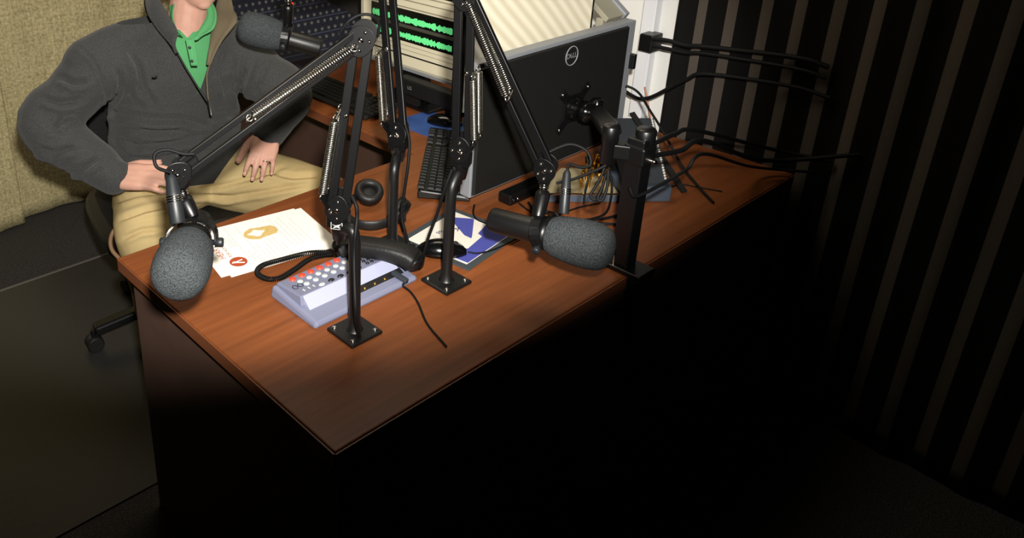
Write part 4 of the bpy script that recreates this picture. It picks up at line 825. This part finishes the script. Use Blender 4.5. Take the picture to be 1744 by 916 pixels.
FA = V((0.466, -0.885, 0)); RT = V((-0.885, -0.466, 0))          # the way he faces, his right
shR, shL = V((-0.705, 2.165, 1.015)), V((-0.345, 2.365, 0.985))
elR, elL = rd(80, 214, 2.38), rd(488, 162, 2.46)
wrR, wrL = rd(196, 302, 2.31), rd(456, 228, 2.432)
hipR, hipL = V((-0.645, 2.36, 0.60)), V((-0.455, 2.37, 0.60))
knR, knL = V((-0.575, 1.985, 0.60)), V((-0.070, 2.225, 0.565))
anR, anL = V((-0.56, 2.06, 0.10)), V((-0.06, 2.27, 0.10))
nk = V((-0.478, 2.300, 1.09)); headc = rd(330, -52, 2.40)

def torso_rings(mb, grow=0.0, top=1.115):
    prof = [(.535, -.555, 2.365, .150, .120), (.56, -.555, 2.36, .190, .150), (.66, -.552, 2.345, .205, .165), (.76, -.545, 2.325, .200, .158), (.88, -.535, 2.30, .192, .146),
            (.96, -.525, 2.285, .190, .130), (1.02, -.512, 2.282, .180, .112), (1.06, -.500, 2.288, .148, .096), (1.09, -.492, 2.294, .112, .084), (top, -.484, 2.298, .076, .072)]
    rs = []
    for z, x, y, w, d_ in prof:
        w += grow; d_ += grow
        rs.append([V((x, y, z)) + RT * (w * math.copysign(abs(math.cos(a)) ** .85, math.cos(a))) + FA * (d_ * math.copysign(abs(math.sin(a)) ** .85, math.sin(a))) for a in [2 * PI * k / 36 for k in range(36)]])
    return mb.rings(rs)

person = None
# body: head, neck, trunk, arms, hands and legs in one skin
B = MB()
torso_rings(B, -0.030, 1.10)
Mh = Matrix.Rotation(math.radians(20), 3, 'Z').to_4x4()
hd = FA * 0.95 + V((0.1, -0.1, 0)); hd.normalize(); hr = V((hd.y, -hd.x, 0))
limb(B, [nk - UP * .06 - hd * .005, nk + UP * .01, headc - UP * .045 - hd * .012], [.064, .058, .060])
Rh = Matrix((hr, hd, UP)).transposed().to_4x4()
B.ball(headc + UP * .035 - hd * .012, (.076, .098, .088), 28, 18, Rh); B.ball(headc - UP * .020 + hd * .014, (.068, .080, .078), 28, 18, Rh)
B.ball(headc - UP * .066 + hd * .040, (.046, .044, .036), 24, 14, Rh); B.ball(headc - UP * .088 + hd * .066, (.021, .016, .015), 16, 10, Rh)
limb(B, [headc + UP * .022 + hd * .088, headc - UP * .002 + hd * .102, headc - UP * .016 + hd * .110], [.009, .011, .013], 12)
B.ball(headc - UP * .018 + hd * .098, (.019, .012, .010), 14, 8, Rh)
for s in (-1, 1):
    B.ball(headc + UP * .002 + hr * (s * .078) - hd * .006, (.010, .020, .032), 14, 10, Rh)
    B.ball(headc + UP * .030 + hr * (s * .030) + hd * .078, (.026, .014, .010), 14, 8, Rh)
limb(B, [shR, (shR + elR) / 2, elR, (elR + wrR) / 2, wrR], [.055, .048, .040, .038, .029]); limb(B, [shL, (shL + elL) / 2, elL, (elL + wrL) / 2, wrL], [.055, .048, .040, .038, .029])
limb(B, [hipR, (hipR + knR) / 2, knR, (knR * .6 + anR * .4), anR], [.080, .070, .055, .050, .036]); limb(B, [hipL, (hipL + knL) / 2, knL, (knL * .6 + anL * .4), anL], [.080, .070, .055, .050, .036])
for an, kn_ in ((anR, knR), (anL, knL)):
    f_ = (kn_ - (hipR if kn_ is knR else hipL)); f_.z = 0; f_.normalize(); limb(B, [an - f_ * .04 - UP * .05, an + f_ * .06 - UP * .055, an + f_ * .13 - UP * .065], [.034, .036, .026])
NAILS = []; RINGP = []
def hand(mb, wr, tips_dir, back, thumb_s, spread, curl, scale=1.0):
    fw = V(tips_dir).normalized(); nn = V(back); nn = (nn - fw * nn.dot(fw)).normalized(); sd = fw.cross(nn) * thumb_s        # sd points to the thumb side
    pl = 0.092 * scale
    limb(mb, [wr - fw * .03, wr, wr + fw * .02], [.027, .025, .026], 16)
    for o_ in (-0.027, -0.009, 0.009, 0.027):                       # palm as four rays under the knuckles
        limb(mb, [wr + sd * o_ * .55, wr + fw * pl * .55 + sd * o_ * .95 + nn * .004, wr + fw * pl + sd * o_ * 1.05 + nn * .002], [.019, .0165, .0125], 14)
    for i, (o_, L) in enumerate(((0.030, .074), (0.0105, .082), (-0.0095, .076), (-0.029, .060))):
        b_ = wr + fw * (pl - (.010 if i == 3 else .003 if i == 0 else 0)) + sd * o_ * 1.05 + nn * .003
        a0 = spread * (1.5 - i) * 1.0; dirv = (fw * math.cos(a0) + sd * math.sin(a0)).normalized()
        c = 0.0; p = b_; pts = [b_ - dirv * .012, b_]
        for seg, cv in ((.46, curl[0]), (.30, curl[1]), (.24, curl[2])):
            c += cv; dv = dirv * math.cos(c) - nn * math.sin(c); p = p + dv * (L * seg * scale); pts.append(p.copy())
        r0 = (.0098, .0102, .0098, .0086)[i] * scale
        limb(mb, pts, [r0 * 1.12, r0 * 1.1, r0, r0 * .92, r0 * .80], 12, 5)
        dv = (pts[-1] - pts[-2]).normalized(); up_ = (nn - dv * nn.dot(dv)).normalized(); NAILS.append((pts[-1] + up_ * r0 * .72 + dv * r0 * .15, dv, up_, r0))
        if i == 2: RINGP.append((pts[1] * .45 + pts[2] * .55, (pts[2] - pts[1]).normalized(), r0))
    tb = wr + fw * .022 + sd * .026; td = (fw * .72 + sd * .62 - nn * .25).normalized(); td2 = (fw * .92 + sd * .25 - nn * .22).normalized()
    limb(mb, [wr + fw * .012 + sd * .012, tb, tb + td * .040, tb + td * .040 + td2 * .032, tb + td * .040 + td2 * .056], [.017, .0165, .0130, .0112, .0090], 14, 5)
    dv = td2; up_ = (nn * .5 + sd * .5); up_ = (up_ - dv * up_.dot(dv)).normalized(); NAILS.append((tb + td * .040 + td2 * .054 + up_ * .0075, dv, up_, .0105))
tipR = rd(285, 303, 2.255); tipL = rd(446, 272, 2.375)
hand(B, wrR, tipR - wrR, (CAM - wrR).normalized() * .75 + UP * .75, -1, 0.05, (.16, .30, .22), 1.0)
hand(B, wrL, tipL - wrL, (CAM - wrL).normalized() * .9 + UP * .55 + V((0.15, 0, 0)), 1, 0.10, (.42, .45, .30), 0.90)
em = evaluate(B, 0.0042, 3)
person = bpy.data.objects.new('person', em); mw = Matrix.Translation(V((-0.55, 2.36, 0.02))); em.transform(mw.inverted()); em.materials.append(skin); person.matrix_basis = mw
for p in em.polygons: p.use_smooth = True
_link(person, None, mw); tag(person, 'seated person in grey fleece, green polo and khaki trousers, hands on thighs', 'person')
nailm = mat('nail', (208, 158, 142), 0.35)
for c, dv, up_, r in NAILS:
    sd = dv.cross(up_); obj('fingernail', MB().ball(c, (r * .62, r * .9, r * .22), 10, 6, Matrix((sd, dv, up_)).transposed().to_4x4()), nailm, person)
c, dv, r = RINGP[1]; u_ = dv.orthogonal().normalized(); w_ = dv.cross(u_)
obj('finger_ring', MB().tube([c + (u_ * math.cos(a) + w_ * math.sin(a)) * (r + .0010) for a in [2 * PI * k / 24 for k in range(24)]], .0018, 8, closed=True), chrome, person, label='silver ring')
for s in (-1, 1):
    ec = headc + UP * .014 + hr * (s * .031) + hd * .084; e = obj('eye', MB().ball(ec, .0115), eyew, person); obj('iris', MB().ball(ec + hd * .0085, (.0055, .0055, .0055)), eyed, e)
obj('mouth', MB().ball(headc - UP * .048 + hd * .090, (.024, .009, .007), 16, 8, Rh), lipm, person)
hrm = MB(); hrm.ball(headc + UP * .050 - hd * .020, (.084, .100, .085), 24, 16, Rh); hrm.ball(headc + UP * .005 - hd * .050, (.078, .066, .075), 24, 16, Rh)
put('hair', evaluate(hrm, 0.008, 3, disp=lambda p, n: .004 * noise.noise(p * 60)), hairm, person)

def cut_v(em, pb_, pl_, pr_, keep_back=0.0, below=None, above=None):
    """open a V neckline: cut along two planes that hold the facing direction, drop what lies between them in front"""
    bm = bmesh.new(); bm.from_mesh(em)
    def plane(a, b_): n_ = (b_ - a).cross(FA).normalized(); return n_
    n1 = plane(pb_, pl_); n2 = plane(pb_, pr_); mid = (pl_ + pr_) / 2 - pb_
    if n1.dot(mid) < 0: n1 = -n1
    if n2.dot(mid) < 0: n2 = -n2
    for n_ in (n1, n2): bmesh.ops.bisect_plane(bm, geom=bm.verts[:] + bm.edges[:] + bm.faces[:], plane_co=pb_, plane_no=n_)
    if above is not None: bmesh.ops.bisect_plane(bm, geom=bm.verts[:] + bm.edges[:] + bm.faces[:], plane_co=above[0], plane_no=above[1], clear_outer=True)
    if below is not None: bmesh.ops.bisect_plane(bm, geom=bm.verts[:] + bm.edges[:] + bm.faces[:], plane_co=below[0], plane_no=below[1], clear_outer=True)
    ctr = nk - FA * keep_back; kill = []
    for f in bm.faces:
        c = f.calc_center_median()
        if (c - pb_).dot(n1) > 0 and (c - pb_).dot(n2) > 0 and (c - ctr).dot(FA) > 0: kill.append(f)
    bmesh.ops.delete(bm, geom=kill, context='FACES'); bm.to_mesh(em); bm.free(); return em

CF = V((0, math.cos(TH), -math.sin(TH))); CU = V((0, math.sin(TH), math.cos(TH)))
def lines2(L): return [(np.array(l, float)[:-1], np.array(l, float)[1:]) for l in L]
def fold_depth(P, N, segs, sig, A):
    """valley with a soft ridge below it along drawn fold lines on the side turned to the room (arrays of points and normals)"""
    Q = P - np.array(CAM); dp = Q @ np.array(CF); u = CX + FPX * Q[:, 0] / dp; v = CY - FPX * (Q @ np.array(CU)) / dp
    front = (N * -Q).sum(1) > 0; w = np.zeros(len(P))
    for a, b in segs:
        best = np.full(len(P), 1e9); g = np.zeros(len(P)); below = np.zeros(len(P))
        for k in range(len(a)):
            d = b[k] - a[k]; t = np.clip(((u - a[k, 0]) * d[0] + (v - a[k, 1]) * d[1]) / (d @ d), 0, 1)
            ex = u - a[k, 0] - d[0] * t; ey = v - a[k, 1] - d[1] * t; r = np.hypot(ex, ey); m = r < best
            best[m] = r[m]; g[m] = ((k + t) / len(a))[m]; below[m] = ey[m]
        fade = np.minimum(1.0, 4.5 * np.minimum(g, 1 - g) + .15); sd = np.where(below > 0, 1.0, .35)
        w += fade * A * (-np.exp(-(best / sig) ** 2) + .75 * sd * np.exp(-((best - 2.1 * sig) / (sig * 1.1)) ** 2)) * (best < sig * 4)
    return w * front
JF = lines2([[(183, 190), (215, 196), (260, 204), (310, 204), (352, 214)], [(192, 232), (232, 250), (290, 244), (345, 232), (400, 236)], [(205, 268), (258, 274), (318, 262), (372, 256)],
    [(186, 190), (206, 160), (205, 118)], [(216, 78), (236, 112), (243, 150), (262, 178)], [(92, 222), (112, 200), (134, 194)], [(70, 168), (104, 176), (140, 170)],
    [(56, 252), (92, 262), (132, 250)], [(112, 292), (142, 288), (172, 266)], [(418, 118), (405, 156), (416, 190)], [(446, 98), (430, 140), (436, 168)], [(355, 200), (385, 196), (415, 204)],
    [(230, 222), (270, 226), (318, 222)], [(100, 130), (126, 142), (150, 138)], [(385, 90), (380, 130), (388, 165)]])
JS = lines2([[(130, 76), (158, 100), (176, 138), (186, 188)], [(420, 84), (412, 120), (412, 160)]])
TF = lines2([[(190, 345), (236, 331), (284, 326)], [(198, 376), (248, 358), (288, 350)], [(206, 408), (240, 392), (276, 388)], [(318, 326), (380, 316), (440, 300), (486, 284)],
    [(366, 340), (440, 328), (528, 312)], [(452, 292), (500, 302), (546, 298)], [(300, 336), (350, 332), (400, 338)]])
def soft(p): return 0.006 * noise.noise(V((p.x * 5.0 + p.z * 3.5, p.y * 5.0, p.z * 9.0))) + 0.003 * noise.noise(V((p.x * 16, p.y * 16, p.z * 22)))
def sleeve_folds(P, N): return fold_depth(P, N, JF, 5.0, .0135) + fold_depth(P, N, JS, 2.6, .006)
# jacket
J_ = MB(); torso_rings(J_, 0.0)
for sh, e, w_ in ((shR, elR, wrR), (shL, elL, wrL)):
    o_ = (sh - (shR + shL) / 2).normalized()
    limb(J_, [sh - o_ * .09 - UP * .005, sh - UP * .012, (sh + e) / 2 + (e - sh).cross(FA).normalized() * 0, e, e * .45 + w_ * .55, w_ * .97 + e * .03], [.082, .086, .080, .080, .066, .050], 22)
    d_ = (w_ - e).normalized(); limb(J_, [w_ - d_ * .035, w_ - d_ * .010], [.046, .042], 18)
limb(J_, [rd(262, 52, 2.40), rd(205, 76, 2.38), rd(150, 108, 2.36)], [.056, .060, .070], 18)
limb(J_, [rd(372, 48, 2.46), rd(415, 78, 2.48), rd(445, 112, 2.48)], [.052, .056, .066], 18)
vb, vl, vr = rd(355, 176, 2.27), rd(291, 62, 2.30), rd(374, 42, 2.36)
ej = evaluate(J_, 0.0055, 14, disp=lambda p, n: soft(p), folds=sleeve_folds)
ej = cut_v(ej, vb, vl, vr, 0.01, above=(V((0, 0, 1.125)), V((0, 0, 1))), below=(V((-.5, 2.2, 0.628)), V((0, -.25, -1)).normalized()))
put('jacket', ej, fleece, person, 'charcoal fleece jacket with half-open zip')
# jacket collar: standing band, right side folded open
def strip(name, lo, hi, m, th=.006, k=6, label=None):
    A_, B_ = spline(lo, k), spline(hi, k); rows = [[a.lerp(b_, f) + (b_ - a).cross(A_[min(i + 1, len(A_) - 1)] - A_[max(i - 1, 0)]).normalized() * (.006 * math.sin(PI * f)) for f in (0, .25, .5, .75, 1)] for i, (a, b_) in enumerate(zip(A_, B_))]
    return obj(name, MB().grid(rows), m, person, solid=th, label=label)
strip('collar', [rd(302, 92, 2.262), rd(288, 72, 2.275), rd(266, 45, 2.30), rd(250, 18, 2.36), rd(252, -8, 2.45), rd(290, -22, 2.52), rd(340, -20, 2.52), rd(380, -8, 2.48)],
      [rd(297, 66, 2.25), rd(301, 50, 2.262), rd(284, 20, 2.29), rd(268, -10, 2.34), rd(270, -34, 2.44), rd(302, -48, 2.51), rd(340, -46, 2.51), rd(372, -34, 2.47)], fleece, .009)
strip('collar', [rd(376, -16, 2.47), rd(368, 10, 2.42), rd(362, 40, 2.345), rd(356, 80, 2.30), rd(352, 110, 2.285)],
      [rd(392, -10, 2.45), rd(398, 16, 2.40), rd(403, 36, 2.325), rd(374, 74, 2.292), rd(356, 112, 2.280)], lining, .006, label='pale inner side of the open collar')
zp = [rd(353, 168, 2.262), rd(357, 180, 2.258), rd(360, 196, 2.254)]
obj('zip_pull', MB().tube(zp, [.0025, .0042, .0032], 8), chrome, person, label='silver zip pull')
obj('zip_tape', MB().tube(spline([rd(302, 90, 2.272), rd(318, 118, 2.265), rd(338, 150, 2.265), rd(354, 174, 2.266)], 6), .0030, 6), blackm, person)
obj('zip_tape', MB().tube(spline([rd(403, 37, 2.322), rd(376, 72, 2.290), rd(354, 120, 2.283), rd(353, 150, 2.275), rd(355, 174, 2.266)], 6), .0022, 6), lining, person)
ch = rd(264, 131, 2.232); obj('chest_emblem', MB().ball(ch + FA * -.004, (.008, .0015, .004), 12, 8, Matrix((RT, FA, UP)).transposed().to_4x4()), rubber, person)
# polo shirt
S_ = MB(); torso_rings(S_, -0.021, 1.100)
es = evaluate(S_, 0.0075, 4, disp=lambda p, n: .002 * noise.noise(V((p.x * 12, p.y * 12, p.z * 30))))
es = cut_v(es, rd(339, 80, 2.26), rd(306, 46, 2.28), rd(376, 38, 2.30), 0.0, above=(V((0, 0, 1.100)), V((0, 0, 1))))
put('polo_shirt', es, green, person, 'green polo shirt')
strip('polo_collar', [rd(296, 50, 2.30), rd(292, 20, 2.36), rd(300, -10, 2.42)], [rd(312, 62, 2.268), rd(296, 54, 2.30), rd(288, 12, 2.38)], green, .003)
strip('polo_collar', [rd(350, -6, 2.385), rd(352, 14, 2.355), rd(350, 32, 2.33), rd(328, 68, 2.278)], [rd(356, -4, 2.375), rd(368, 20, 2.330), rd(364, 48, 2.290), rd(340, 62, 2.272)], green, .003)
strip('placket', [rd(316, 66, 2.262), rd(321, 90, 2.252), rd(326, 112, 2.250)], [rd(330, 64, 2.264), rd(334, 90, 2.254), rd(337, 112, 2.252)], green, .001)
for u, v in ((323, 81), (327, 104)): obj('shirt_button', MB().ball(rd(u, v, 2.246), (.0045, .002, .0045)), slate_d, person)
# trousers
T_ = MB()
limb(T_, [(hipR + hipL) / 2 - FA * .10 + UP * .01, (hipR + hipL) / 2 + UP * .015, (hipR + hipL) / 2 + FA * .05 + UP * .01], [.13, .15, .12], 22)
for h_, k_, a_ in ((hipR, knR, anR), (hipL, knL, anL)):
    limb(T_, [h_, (h_ + k_) / 2, k_ * .85 + h_ * .15 + UP * .004, k_ + (k_ - h_).normalized() * .004 - UP * .018, k_ * .7 + a_ * .3, a_ * .97 + k_ * .03], [.110, .104, .090, .084, .078, .070], 22)
def tfold(P, N): return fold_depth(P, N, TF, 3.8, .0085)
put('trousers', evaluate(T_, 0.006, 10, disp=lambda p, n: soft(p) * .7, folds=tfold), khaki, person, 'khaki trousers')
for an, h_, k_ in ((anR, hipR, knR), (anL, hipL, knL)):
    f_ = k_ - h_; f_.z = 0; f_.normalize(); sh_ = MB(); limb(sh_, [an - f_ * .05 - UP * .045, an + f_ * .05 - UP * .042, an + f_ * .16 - UP * .055], [.046, .047, .036], 16)
    put('shoe', evaluate(sh_, .008, 4), leather, person)
